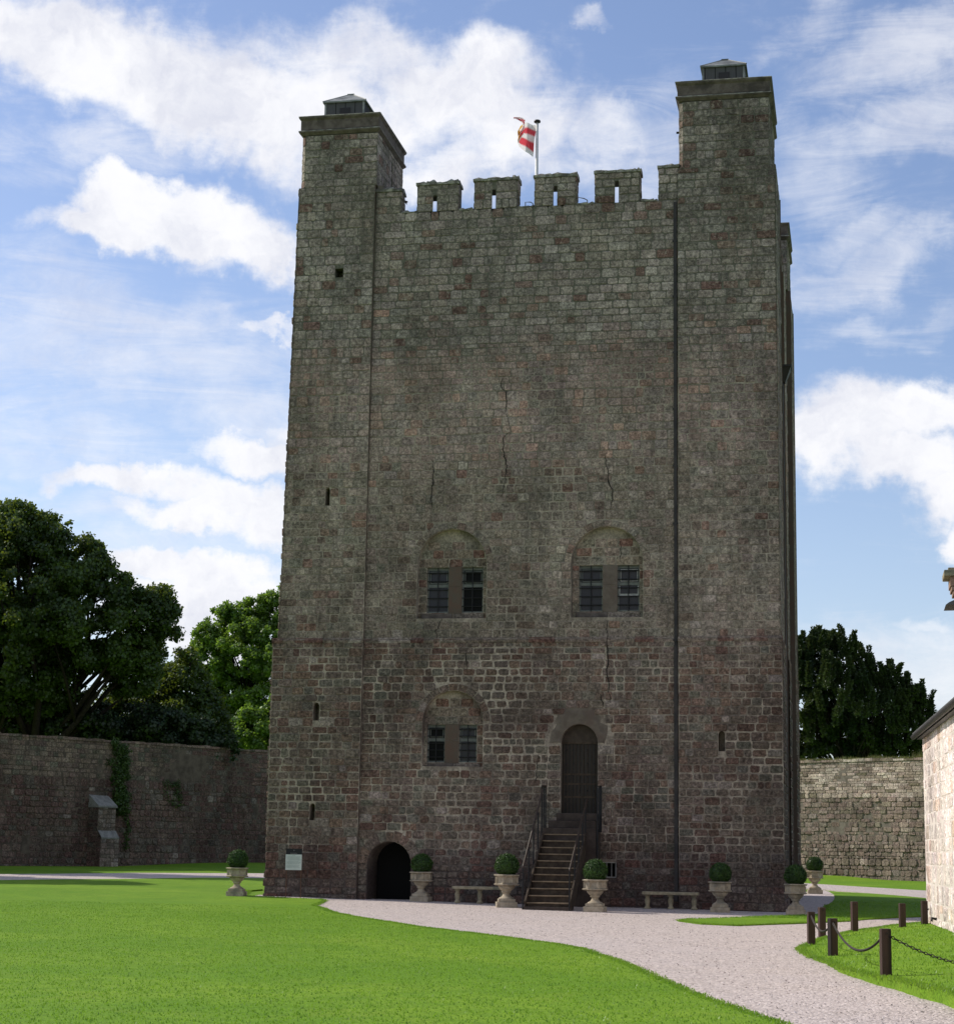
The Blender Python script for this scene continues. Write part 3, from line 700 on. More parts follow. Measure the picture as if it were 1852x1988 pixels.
def merlon(x0, x1, zt, slit, seed, zb=ZC):
    rng = random.Random(seed)
    m = MB(); P = lambda u, z, d: (u, ym0-d, z)
    cuts = (lambda za, zb_: [(slit[0], slit[1])] if zb_ > slit[2]+.02 and za < slit[3]-.02 else []) if slit else None
    masonry(m, P, x0, x1, zb, zt, rng, pk, (.22,.33), (.25,.55), .009, (.004,.03), .6, cuts)
    Pr = lambda u, z, d: (x1+d, ym0+u, z); Pl = lambda u, z, d: (x0-d, ym1-u, z)
    masonry(m, Pr, 0, .6, zb, zt, rng, pk, (.22,.33), (.25,.4), .009, (.004,.03), .6)
    masonry(m, Pl, 0, .6, zb, zt, rng, pk, (.22,.33), (.25,.4), .009, (.004,.03), .6)
    o = m.build('merlon', 'stone', keep)
    outer = [(x0, zb), (x1, zb), (x1, zt), (x0, zt)]
    hol = []; ex = [[], []]
    loops = [outer]
    if slit:
        hol = [[(slit[0], slit[2]), (slit[1], slit[2]), (slit[1], slit[3]), (slit[0], slit[3])]]; loops += hol
    hb = [[(slit[0]-.32, slit[2]), (slit[1]+.2, slit[2]), (slit[1]+.2, slit[3]), (slit[0]-.32, slit[3])]] if slit else []
    v, f = reveal(outer, P, 0, -.6); ex[0] += v; ex[1] += f
    if slit: n = len(ex[0]); ex[0] += [P(u, z, 0) for u, z in hol[0]]+[P(u, z, -.6) for u, z in hb[0]]; ex[1] += [(n+i, n+(i+1) % 4, n+4+(i+1) % 4, n+4+i) for i in range(4)]
    sheet(outer, hol, P, 'mortar', 'mortar_core', o, 0, ex)
    sheet(outer, hb, lambda u, z, d: (u, ym0+.6001, z), 'mortar', 'inner_face', o)
    c = MB(); cope(c, x0, x1, ym0, ym1, zt-.0, seed); c.build('capstone', 'coping', o)
MR = [(3.02,3.86,23.36,None),(4.43,5.81,23.52,(4.97,5.10,22.42,23.16)),(6.37,7.80,23.56,(6.97,7.09,22.50,23.26)),(8.39,9.75,23.58,(9.02,9.14,22.52,23.28)),(10.40,11.85,23.62,(11.05,11.17,22.58,23.34)),(12.48,13.12,23.70,None)]
for i, q in enumerate(MR):
    merlon(*q, 60+i)
mb = MB()
for i in range(len(MR)-1): mb = MB(); cope(mb, MR[i][1]+.07, MR[i+1][0]-.07, ym0, ym1, ZC-.02, 80+i, .09, .03); mb.build('crenel_sill', 'coping', keep)
mb = MB(); mb.box((3.0, ym0+.03, 21.9), (13.1, ym1, ZC-.03)); mb.build('parapet_core', 'mortar', keep)
# side and rear parapets, simple teeth
for (a, b_, ax) in ((3.3, 13.1, 'r'), (4., 12.4, 'l')):
    n = 5; st = (b_-a)/n
    for k in range(n):
        u0 = a+k*st+.3; u1 = u0+st*.62
        m = MB(); rng = random.Random(k+200)
        if ax == 'r': Pq = lambda u, z, d: (WX-.2+d, u, z); Pi = lambda u, z, d: (WX-.75-d, u, z); bx = ((WX-.75, u0, ZC), (WX-.2, u1, 23.55))
        else: Pq = lambda u, z, d: (.36-d, u, z); Pi = lambda u, z, d: (.9+d, u, z); bx = ((.36, u0, 23.55), (.9, u1, 24.0))
        masonry(m, Pq, u0, u1, bx[0][2], bx[1][2], rng, pk, (.24,.33), (.25,.5), .01, (.004,.02), .5)
        masonry(m, Pi, u0, u1, bx[0][2], bx[1][2], rng, pk, (.24,.33), (.25,.5), .01, (.004,.02), .5)
        m.box((bx[0][0]+.004, bx[0][1]+.004, bx[0][2]-.02), (bx[1][0]-.004, bx[1][1]-.004, bx[1][2]-.004), (.2,.18,.14)); o = m.build('merlon', 'stone', keep)
        c = MB(); c.box((bx[0][0], bx[0][1], bx[0][2]-.6), bx[1]); c.build('mortar_core', 'mortar', o)

# --- turrets
def turret(x0, x1, y0, y1, zb, zt, seed, pal, hut=True):
    rng = random.Random(seed); m = MB()
    t = empty('turret'); t.parent = keep
    sl_ = (.55*(y1-y0), .55*(y1-y0)+.16, zt-2.15, zt-.95)
    for P, L, cf in ((lambda u, z, d: (x0+.15+u, y0-d, z), x1-x0-.15, None), (lambda u, z, d: (x0+(u-d)*.7071, y0+.15-(u+d)*.7071, z), .212, None), (lambda u, z, d: (x1+d, y0+u, z), y1-y0, (lambda za, zc: [(sl_[0], sl_[1])] if x0 < 5 and zc > sl_[2] and za < sl_[3] else [])),
                 (lambda u, z, d: (x0-d, y1-u, z), y1-y0-.15, None), (lambda u, z, d: (x1-u, y1+d, z), x1-x0, None)):
        masonry(m, P, 0, L, zb, zt-.62, rng, pal, (.22,.33), (.25,.62), .008, (.004,.022), .45, cf)
    m.build('stonework', 'stone', t)
    c = MB(); e = .004
    kk = .15
    c.add([(x0, y0+kk, zb), (x0+kk, y0, zb), (x1-.3, y0, zb), (x1-.3, y1, zb), (x0, y1, zb), (x0, y0+kk, zt-.62), (x0+kk, y0, zt-.62), (x1-.3, y0, zt-.62), (x1-.3, y1, zt-.62), (x0, y1, zt-.62)],
          [(4,3,2,1,0), (5,6,7,8,9)]+[(i, (i+1) % 5, 5+(i+1) % 5, 5+i) for i in range(5)])
    if x0 < 5:
        ya, yb = y0+sl_[0], y0+sl_[1]
        c.box((x1-.3, y0, zb), (x1, ya, zt-.62)); c.box((x1-.3, yb, zb), (x1, y1, zt-.62)); c.box((x1-.3, ya, zb), (x1, yb, sl_[2])); c.box((x1-.3, ya, sl_[3]), (x1, yb, zt-.62))
    else: c.box((x1-.3, y0, zb), (x1, y1, zt-.62))
    c.build('mortar_core', 'mortar', t)
    def ringbox(prof, name, mt):
        mb = MB(); vs = []; n = len(prof)
        for o_, z in prof: vs += [(x0-o_, y0-o_, z), (x1+o_, y0-o_, z), (x1+o_, y1+o_, z), (x0-o_, y1+o_, z)]
        fs = [(i*4+k, i*4+(k+1) % 4, (i+1)*4+(k+1) % 4, (i+1)*4+k) for i in range(n-1) for k in range(4)]+[(0, 3, 2, 1), tuple(range((n-1)*4, n*4))]
        mb.add(vs, fs); return mb.build(name, mt, t)
    ringbox([(.0, zt-.60), (.03, zt-.57), (.07, zt-.53), (.09, zt-.515), (.095, zt-.48)], 'string_course', 'ashlar')
    ringbox([(.10, zt-.479), (.095, zt-.455), (.03, zt-.42)], 'string_weathering', 'coping')
    ringbox([(.035, zt-.41), (.035, zt-.08), (.06, zt-.05)], 'parapet', 'ashlar')
    ringbox([(.06, zt-.052), (.095, zt-.01), (.10, zt+.03)], 'cornice', 'ashlar')
    ringbox([(.105, zt+.028), (.11, zt+.05), (.08, zt+.07)], 'coping', 'coping')
    if hut:
        cx, cy = (x0+x1)/2-.05, (y0+y1)/2-.3; w = .70; dp = .85; h0, h1, h2 = zt+.06, hut[0], hut[1]
        l = MB(); l.box((cx-w, cy-dp, h0), (cx+w, cy+dp, h1)); o = l.build('roof_lantern', 'hut', t)
        for a in (-w, w-.06): l = MB(); l.box((cx+a-.004, cy-dp-.02, h0), (cx+a+.064, cy-dp-.001, h1)); l.build('corner_board', 'lead', o)
        l = MB(); l.box((cx-.16, cy-dp-.03, h0), (cx+.2, cy-dp-.001, h1-.2)); l.build('hatch', 'gutter', o)
        l = MB(); e = .06; k = .12
        v = [(cx-w-e, cy-dp-e, h1), (cx+w+e, cy-dp-e, h1), (cx+w+e, cy+dp+e, h1), (cx-w-e, cy+dp+e, h1), (cx-w-e, cy-dp-e, h1+.05), (cx+w+e, cy-dp-e, h1+.05), (cx+w+e, cy+dp+e, h1+.05), (cx-w-e, cy+dp+e, h1+.05),
             (cx-k, cy-k, h2), (cx+k, cy-k, h2), (cx+k, cy+k, h2), (cx-k, cy+k, h2), (cx-k, cy-k, h2+.05), (cx+k, cy-k, h2+.05), (cx+k, cy+k, h2+.05), (cx-k, cy+k, h2+.05)]
        l.add(v, [(0,3,2,1)]+[(a*4+i, a*4+(i+1) % 4, a*4+4+(i+1) % 4, a*4+4+i) for a in (0, 1, 2) for i in range(4)]+[(12,13,14,15)]); l.build('lantern_roof', 'lead', o)
        l = MB()
        for q in (4, 5, 6, 7): l.tube([v[q], v[q+4]], .02, 5)
        l.build('lantern_ridge', 'lead', o)
    return t
turret(.40, 3.04, .05, 3.75, 23.6, TZL, 41, pk, (26.86, 27.42))
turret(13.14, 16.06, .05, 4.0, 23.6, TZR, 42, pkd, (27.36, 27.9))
turret(13.3, 16.16, 12.9, 16.3, 23.2, at_y(1530, 431, 12.8).z-.06, 43, pk, None)
turret(.40, 3.04, 12.7, 16.3, 23.6, 26.0, 44, pk, None)
# weathered ledge on the inner face of the left turret
mb = MB(); mb.bbox((3.03, .2, 23.45), (3.28, 1.5, 23.62), .03); mb.bbox((3.03, 1.5, 23.5), (3.35, 3.7, 23.66), .03); mb.build('turret_ledge', 'ashlar', keep)
# water spout by the left turret and a pin on the right one
mb = MB(); p = at_y(779, 389, 1.2); mb.tube([p+Vector((-.35,0,0)), p+Vector((-.1,0,.03)), p+Vector((.22,0,-.06))], [.07,.06,.03], 6); mb.tube([p+Vector((.1,0,0)), p+Vector((.2,0,-.14))], [.04,.015], 5); mb.build('water_spout', 'ashlar', keep)
mb = MB(); p = at_y(1316, 257, .5); mb.tube([p+Vector((.1,0,0)), p+Vector((-.05,0,0))], .04, 8); mb.build('pipe_outlet', 'iron', keep)
# steel hoops of the roof walk seen through the crenels
for a, b_, c in (((1118,382),(1140,388),0), ((1020,392),(1034,394),0)):
    mb = MB(); p, q = at_y(*a, 1.1), at_y(*b_, 1.1); mb.tube([p+Vector((0,0,-.5)), p, p+(q-p)*.7+Vector((0,0,.03)), q, q+Vector((.05,0,-.5))], .018, 6); mb.build('roof_hoop', 'lead', keep)

# --- lead downpipes
mb = MB(); xp = 13.01
mb.box((xp-.055, YC-.07, .25), (xp+.055, YC-.01, ST-.25)); mb.box((xp-.05, YC-.03, ST-.249), (xp+.05, YC+.03, 22.5)); o = mb.build('drainpipe', 'pipe', keep)
for k in range(12): zz = .8+k*1.85; mb = MB(); mb.box((xp-.085, YC-.085+off(zz), zz), (xp+.08, YC-.069+off(zz)-(.0 if zz < ST else -.03), zz+.06)); mb.build('pipe_bracket', 'pipe', o)
mb = MB(); ys = 5.2; xq = WX-.1; mb.tube([(xq-.02, 3.6, .1), (xq-.02, 3.6, 22.)], .05, 8); mb.build('drainpipe', 'pipe', keep)
mb = MB(); mb.tube([(xq, ys, .1), (xq, ys, 17.6)], .06, 8)
o = mb.build('drainpipe', 'pipe', keep)
p = at_x(1518, 605, WX+.1)
mb = MB(); mb.add([(WX-.2,ys-.35,18.1),(WX+.22,ys-.35,18.1),(WX+.22,ys+.35,18.1),(WX-.2,ys+.35,18.1),(WX-.15,ys-.12,17.6),(WX+.02,ys-.12,17.6),(WX+.02,ys+.12,17.6),(WX-.15,ys+.12,17.6)], [(0,1,2,3),(0,4,5,1),(1,5,6,2),(2,6,7,3),(3,7,4,0)])
mb.box((WX-.2, ys-.38, 18.1), (WX+.25, ys+.38, 18.17)); mb.build('hopper_head', 'pipe', o)

# --- cracks that open along the joints
CR = [[(975,733),(973,752),(983,760),(983,800)],[(983,803),(990,838),(975,850),(978,880),(984,905),(980,930),(976,960)],
      [(840,893),(843,915),(839,940),(836,965),(838,985)],[(1172,880),(1178,905),(1182,935),(1190,955),(1186,985)],
      [(1204,1050),(1206,1070),(1203,1090)],[(1179,1205),(1178,1240),(1181,1262),(1179,1300),(1182,1345),(1186,1365)],[(1045,1465),(1043,1500),(1040,1520)],
      [(857,1200),(853,1215),(846,1225),(848,1240)],[(905,1262),(907,1300)],[(1164,1345),(1172,1372)]]
for L in CR:
    cracks = MB()
    rng = random.Random(len(L)+int(L[0][0]))
    pts = []
    for i in range(len(L)-1):
        for k in range(4): t = k/4; pts.append((L[i][0]*(1-t)+L[i+1][0]*t+rng.choice((-1.6,-1.2,1.2,1.6))*.8, L[i][1]*(1-t)+L[i+1][1]*t))
    pts.append(L[-1]); q = [at_y(a, b_, YC) for a, b_ in pts]; n = len(q)
    vs = []
    for i, p in enumerate(q):
        w = (.011+.013*rng.random())*(1-.6*abs(2*i/(n-1)-1)); yy = YC+off(p.z)-.034
        vs += [(p.x-w, yy, p.z), (p.x+w, yy, p.z), (p.x, yy+.03, p.z)]
    cracks.add(vs, [(i*3, i*3+1, i*3+4, i*3+3) for i in range(n-1)]); cracks.build('crack', 'crack', keep)

# ================================================================== entrance stair
st = empty('entrance_stair', (9.7, -4.1, .05)); tag(st, 'dark timber entrance stair with brown handrails rising to the arched door', 'staircase')
inv = Matrix.Translation((-9.7, 4.1, -.05))
st.matrix_world = Matrix.Translation((9.7, -4.1, .05))
def stb(mb, name, m, parent=st, smooth=False):
    mb.v = [(v[0]-9.7, v[1]+4.1, v[2]-.05) for v in map(tuple, mb.v)]; return mb.build(name, m, parent, smooth)
SX0, SX1 = 9.06, 10.36; N = 11; y0s, y1s = -4.05, -1.0; za, zb = .24, 2.22
for k in range(N):
    t = k/(N-1); yy = y0s+(y1s-y0s)*t; zz = za+(zb-za)*t
    mb = MB(); mb.bbox((SX0+.03, yy, zz-.035), (SX1-.03, yy+.29, zz), .006); o = stb(mb, 'tread', 'tread')
    mb = MB(); mb.box((SX0+.05, yy+.03, zz-.2), (SX1-.05, yy+.045, zz-.037))
    mb.v = [(v[0]-9.7, v[1]+4.1, v[2]-.05) for v in mb.v]; mb.build('riser', 'stairwood', o)
for x in (SX0-.02, SX1-.03):
    mb = MB(); a = .10
    v = []
    for xx in (x, x+.05): v += [(xx, y0s-.12, -.05), (xx, y0s+.25, -.1), (xx, y1s+.35, zb-.35), (xx, y1s+.35, zb+.05), (xx, y1s+.0, zb+.05), (xx, y0s-.12, za+.03)]
    mb.add(v, [tuple(range(6))[::-1], tuple(range(6, 12))]+[(i, (i+1) % 6, 6+(i+1) % 6, 6+i) for i in range(6)]); stb(mb, 'stringer', 'stairwood')
# stone steps and landing below the door sill
mb = MB(); 
mb.bbox((SX0, -.98, -.2), (SX1+.32, .10, 2.40), .02); mb.bbox((SX0+.1, -.62, 2.404), (SX1+.25, .10, 2.63), .02); mb.bbox((9.36, -.32, 2.634), (10.62, .3, 2.86), .02); stb(mb, 'stone_landing', 'landing')
mb = MB(); mb.bbox((SX0-.06, y0s-.16, -.05), (SX1+.04, y0s+.3, .12), .015); stb(mb, 'bottom_step', 'rail')
def hand(x, pts, posts, name):
    mb = MB(); mb.tube(pts, .032, 8); o = stb(mb, 'handrail', 'rail', smooth=True)
    for (yy, z0, z1) in posts: mb = MB(); mb.tube([(x, yy, z0), (x, yy, z1)], .024, 6); stb(mb, 'railing_post', 'iron')
def slope(y): return za+(zb-za)*(y-y0s)/(y1s-y0s)
rl = [(yy, slope(yy)-.1, slope(yy)+1.02) for yy in (-3.2, -2.4, -1.6)]
hand(SX0-.05, [(SX0-.05, -4.22, 1.22), (SX0-.05, -4.1, 1.3), (SX0-.05, -.98, 3.42), (SX0-.05, -.9, 3.66), (SX0-.05, -.1, 3.68)], [(-4.2, -.02, 1.24), (-.93, .2, 3.64), (-.2, 2.2, 3.66), (-.55, 2.2, 3.66)]+rl, 'l')
hand(SX1+.0, [(SX1, -4.22, 1.14), (SX1, -4.1, 1.22), (SX1+.04, -1.0, 3.24), (SX1+.06, -.95, 3.26)], [(-4.2, -.02, 1.15), (-.98, 2.2, 3.2)]+rl, 'r')
mb = MB()
for q in ([(SX1+.36, -.95, 0), (SX1+.36, -.95, 3.66), (SX1+.36, -.1, 3.7)], [(SX1+.36, -.1, 2.3), (SX1+.36, -.1, 3.7)], [(SX1+.3, -.95, 1.2), (SX1+.3, -.1, 1.2)], [(SX1+.36, -.5, 2.3), (SX1+.36, -.5, 3.68)]): mb.tube(q, .028, 6)
stb(mb, 'landing_railing', 'iron')

# ================================================================== ground
def cdt_sheet(name, poly, gf, off_, m, step, kind='structure', skirt=.05, jitter=0., fine=.5, seed=0):
    rng = random.Random(seed); ring = []
    n = len(poly)
    for i in range(n):
        a, b_ = Vector(poly[i][:2]), Vector(poly[(i+1) % n][:2]); L = (b_-a).length; k = max(1, min(300, int(L/fine)))
        for j in range(k):
            p = a.lerp(b_, j/k)
            if jitter and j: p = p+Vector((rng.uniform(-1, 1), rng.uniform(-1, 1)))*jitter
            ring.append(p)
    N_ = len(ring); xs = [p.x for p in ring]; ys = [p.y for p in ring]
    pts = ring[:]
    x = min(xs)+step/2
    def inside(x, y):
        c = False; j = N_-1
        for i in range(N_):
            if (ring[i].y > y) != (ring[j].y > y) and x < (ring[j].x-ring[i].x)*(y-ring[i].y)/(ring[j].y-ring[i].y)+ring[i].x: c = not c
            j = i
        return c
    while x < max(xs):
        y = min(ys)+step/2
        while y < max(ys):
            if inside(x, y): pts.append(Vector((x+rng.uniform(-.1,.1)*step, y+rng.uniform(-.1,.1)*step)))
            y += step
        x += step
    vo, eo, fo, *_ = geometry.delaunay_2d_cdt(pts, [(i, (i+1) % N_) for i in range(N_)], [list(range(N_))], 1, 1e-4)
    vs = [(v.x, v.y, gf(v.x, v.y)+off_) for v in vo]; fs = [tuple(f) for f in fo]
    nb = len(vs)
    for p in ring: z = gf(p.x, p.y); vs += [(p.x, p.y, z+off_), (p.x, p.y, z-skirt)]
    for i in range(N_): a = nb+2*i; c = nb+2*((i+1) % N_); fs.append((a, a+1, c+1, c))
    o = mk(name, vs, fs, m); o['kind'] = kind; return o, ring, inside
def H(lst, gf=g): return [hit(x, y, gf).xy[:] for x, y in lst]
# wide ground sheet to the horizon
gx = [-3000,-900,-300,-120,-70,-50,-40,-34,-30]+[-28+2*i for i in range(38)]+[52,60,75,100,200,500,1200,3000]
gy = [-400,-150,-90,-70]+[-62+2*i for i in range(75)]+[95,110,140,220,500,1200,4000]
vs = [(x, y, g(x, y)-.02) for y in gy for x in gx]; nx = len(gx)
fs = [(j*nx+i, j*nx+i+1, (j+1)*nx+i+1, (j+1)*nx+i) for j in range(len(gy)-1) for i in range(nx-1)]
gr = mk('ground', vs, fs, 'grass'); gr['kind'] = 'structure'
# gravel: forecourt and main path
lawnedge = [(610,1761),(644,1773.5),(690,1783),(738,1791),(813,1803),(880,1811),(940,1818),(1000,1826),(1065,1835),(1130,1846),(1200,1870),(1255,1894),(1300,1915),(1350,1936),(1400,1955),(1450,1972),(1500,1988),(1560,2010),(1640,2035)]
E1 = H(lawnedge)
grav = H([(482,1743),(610,1768),(813,1810),(1130,1856),(1400,1968),(1560,2025),(1640,2050)])
pg = grav+[(17.,-50),(17.5,-58),(24,-58),(30,-40),(30,-16),(30,-2)]+H([(1830,1780),(1700,1782)])+[(19.2,4),(18.2,9)]+H([(1634,1737),(1600,1729)])+[(15.5,20),(15.5,1.),(.5,1.),(-.6,1.4)]
gv, _, _ = cdt_sheet('gravel_path', pg, g, .0, 'gravel', 1.2, skirt=.1)
# far gravel path beyond the keep, on both sides
pf = H([(1560,1716),(1689,1724),(1806,1731)])+H([(1900,1737),(1900,1752),(1806,1746),(1689,1735.5),(1605,1729),(1560,1726.5)])
cdt_sheet('far_gravel_path', pf, g, .02, 'gravel', 2., skirt=.1)
pf = H([(-80,1699),(100,1698),(257,1696),(400,1696.5),(530,1697),(560,1697)])+H([(560,1706.5),(513,1706.5),(400,1705.5),(257,1708),(100,1709),(0,1710.5),(-80,1711)])
cdt_sheet('left_gravel_path', pf, g, .02, 'gravel', 2., skirt=.1)
# lawns
lw = H([(-60,1711.5),(100,1709.5),(257,1708.5),(400,1706),(513,1707),(540,1708)])+[(-.35,12),(-.35,2.6)]+H([(510,1729),(482,1731),(474,1742),(513,1743.5),(560,1746),(600,1748),(624,1748.5),(631,1751.5),(622,1756)])+E1+[(16.2,-50),(15,-58),(-40,-58),(-60,-10)]
lawn, lring, lin = cdt_sheet('front_lawn', lw, g, .035, 'grass', 1.0, jitter=.03, fine=.25)
isl = [(1555,1846),(1567,1855),(1582,1862),(1607,1869),(1632,1883),(1689,1900),(1746,1913),(1785,1925),(1819,1931),(1852,1942),(1950,1975)]
gi = lambda x, y: g(x, y)+mound(x, y)*.5
pI = H(isl, gi)+[(27,-32),(27,-12)]+H([(1804,1799),(1756,1801),(1708,1806),(1651,1812),(1612,1820),(1584,1828),(1561,1839)], gi)
island, iring, iin = cdt_sheet('right_lawn', pI, lambda x, y: g(x, y)+mound(x, y)-.02, .0, 'grass', .6, jitter=.02, fine=.2, skirt=.3)
pS = H([(1316,1790),(1342,1787),(1398,1785.5),(1469,1782.5),(1525,1780.5),(1575,1779),(1604,1778),(1602,1766),(1612,1756),(1621,1745),(1619,1737.5)])+H([(1611,1732.5),(1689,1736.5),(1806,1747),(1900,1755)])+H([(1900,1777),(1806,1781),(1746,1783),(1679,1787),(1651,1790),(1567,1794),(1510,1796),(1432,1799),(1361,1796)])
side, sring, sin_ = cdt_sheet('side_lawn', pS, g, .03, 'grass', .8, jitter=.02, fine=.25)

rng = random.Random(77); vs = []; fs = []; cs = []
def gin(x, y):
    c = False; P_ = pg; j = len(P_)-1
    for i in range(len(P_)):
        a_, b_ = P_[i], P_[j]
        if (a_[1] > y) != (b_[1] > y) and x < (b_[0]-a_[0])*(y-a_[1])/(b_[1]-a_[1])+a_[0]: c = not c
        j = i
    return c
k = 0
while k < 9000:
    y = -46+47*rng.random()**1.4; x = rng.uniform(2, 21)
    if not gin(x, y) or lin(x, y) or iin(x, y) or sin_(x, y): 
        k += .2; continue
    k += 1; r_ = rng.uniform(.006, .016); z = g(x, y)+r_*.3; m_ = len(vs); q_ = [rng.uniform(.6, 1.3)*r_ for _ in range(6)]
    vs += [(x+q_[0], y, z), (x, y+q_[1], z), (x-q_[2], y, z), (x, y-q_[3], z), (x, y, z+q_[4]*.8), (x, y, z-r_)]
    fs += [(m_, m_+1, m_+4), (m_+1, m_+2, m_+4), (m_+2, m_+3, m_+4), (m_+3, m_, m_+4)]; c_ = rng.choice([(.62,.56,.54),(.45,.38,.36),(.3,.26,.24),(.16,.13,.12)]); cs += [c_]*6
pb = mk('loose_gravel', vs, fs, mat('pebbles', rough=.9, build=lambda q, bs, o: q.l.new(q.add('ShaderNodeAttribute', attribute_name='col').outputs['Color'], bs.inputs['Base Color'])), None, cs)
tag(pb, 'loose grey and brown pebbles scattered over the gravel path', 'gravel', kind='stuff')

# blades of the mown lawns
def blades(name, inside, gf, box, n, seed, hgt=(.014,.03), ring=None, label=''):
    rng = random.Random(seed); vs = []; fs = []; cs = []; k = 0
    x0, x1, y0, y1 = box; tries = 0
    while k < n and tries < n*4:
        tries += 1
        if ring and rng.random() < .25:
            i = rng.randrange(len(ring)); a, b_ = ring[i], ring[(i+1) % len(ring)]; p = a.lerp(b_, rng.random())+Vector((rng.gauss(0,.05), rng.gauss(0,.05))); x, y = p.x, p.y
            if y > 6 or y < -50 or x < -12: continue
        else:
            y = y0+(y1-y0)*(rng.random()**1.5); x = rng.uniform(x0, x1)
            # stay inside the field of view widened by a few metres
            if x < CAM.x-(y-CAM.y)*.50-3: continue
            if not inside(x, y): continue
        z = gf(x, y); h = rng.uniform(*hgt); a = rng.uniform(0, 2*pi); w = rng.uniform(.006,.012); l = h*rng.uniform(.1,.7); c2 = rng.uniform(0, 2*pi)
        vs += [(x-cos(a)*w, y-sin(a)*w, z), (x+cos(a)*w, y+sin(a)*w, z), (x+cos(c2)*l, y+sin(c2)*l, z+h)]; m = len(vs)
        fs.append((m-3, m-2, m-1)); c = rng.uniform(.3, .8); cs += [(c, c, c)]*3; k += 1
    o = mk(name, vs, fs, 'blade', None, cs); tag(o, label, 'grass', kind='stuff'); return o
blades('grass_blades', lin, lambda x, y: g(x, y)+.033, (-14, 20, -48, -8), 120000, 1, ring=lring, label='short mown green grass of the big front lawn')
blades('island_grass_blades', iin, lambda x, y: g(x, y)+mound(x, y)-.022, (16, 28, -44, -10), 46000, 2, (.02,.045), iring, 'longer green grass on the chained lawn beside the right building')
blades('side_grass_blades', sin_, lambda x, y: g(x, y)+.028, (10, 26, -7, 12), 15000, 3, (.02,.045), sring, 'green grass of the small strip lawn between the gravel paths')
# ================================================================== urns with clipped box balls
def make_ball(r, n, seed, mname='boxleaf', size=(.018,.035)):
    rng = random.Random(seed); vs = []; fs = []; cs = []
    for i in range(n):
        d = Vector((rng.gauss(0,1), rng.gauss(0,1), rng.gauss(0,1))).normalized()
        bump_ = 1+.09*noise.noise(d*2.2+Vector((seed, 0, 0)))+.05*noise.noise(d*8+Vector((0, seed, 0)))
        p = d*r*bump_*(rng.uniform(.88, 1.03) if rng.random() < .94 else rng.uniform(1.03, 1.12)); p.z *= .94
        s = rng.uniform(*size); a = Vector((rng.gauss(0,1), rng.gauss(0,1), rng.gauss(0,1))).normalized(); t = (d.cross(a)).normalized()*s; u = (d*.6+a*.8).normalized()*s*1.5
        m = len(vs); vs += [p-t*.6, p+u*.5-t*.2, p+u, p+t*.6]; fs.append((m, m+3, m+2, m+1)); c = rng.random(); cs += [(c,c,c)]*4
    return vs, fs, cs
def make_urn():
    r = empty('planter_urn')
    k = .93
    b_ = MB(); b_.bbox((-.31,-.31,0), (.31,.31,.16), .012); b_.bbox((-.255,-.255,.162), (.255,.255,.25), .012); b_.build('plinth', 'urn', r)
    m = MB(); m.lathe([(.235,.25),(.235,.265),(.215,.285),(.15,.315),(.115,.36),(.10,.40),(.115,.43),(.15,.44),(.15,.455),(.13,.465),(.16,.49),(.22,.54),(.25,.59),(.26,.625)], 24); m.build('stem', 'urn', r, True)
    m = MB(); m.lathe([(.26,.626),(.36,.635),(.40,.655),(.40,.675),(.345,.69),(.33,.70),(.325,.86),(.335,.885),(.385,.90),(.405,.92),(.40,.945),(.34,.95),(.30,.90)], 8, start=pi/8); 
    for q in range(8):
        a = 2*pi*q/8+pi/8; c, s = cos(a), sin(a)
        m.box((.31*c-.03+.02*c, .31*s-.03+.02*s, .70), (.31*c+.03+.02*c, .31*s+.03+.02*s, .872))
    m.build('bowl', 'urn', r)
    m = MB(); m.lathe([(.31,.88),(.31,.915),(.02,.925)], 16); m.build('soil', 'soil', r)
    vs, fs, cs = make_ball(.345, 5200, 3); vs = [v+Vector((0,0,1.20)) for v in vs]
    o = mk('box_ball', vs, fs, 'boxleaf', r, cs)
    c = MB(); 
    c.lathe([(.05,.90),(.22,.93),(.29,1.04),(.31,1.18),(.28,1.34),(.19,1.45),(.03,1.49)], 14); c.build('inner_twigs', 'darkleaf', o, True)
    return r
def copy_tree(o, parent=None):
    c = o.copy(); COL.objects.link(c); c.parent = parent
    for ch in list(o.children): copy_tree(ch, c)
    return c
US = [(459,1742,1654,'cast stone urn with clipped box ball standing alone on the lawn left of the keep'),
      (817,1750,1658,'stone urn with box ball right beside the dark cellar doorway'),
      (983,1762,1660,'stone urn with box ball close to the left foot of the entrance stair'),
      (1155,1771,1670,'stone urn with box ball just right of the entrance stair'),
      (1398,1772,1676,'shaded stone urn with box ball right of the empty bench under the right buttress'),
      (1545,1776,1681,'shaded stone urn with box ball at the front right corner of the keep'),
      (1582,1736,1664,'sunlit stone urn with box ball farthest back behind the keep corner')]
urn0 = None
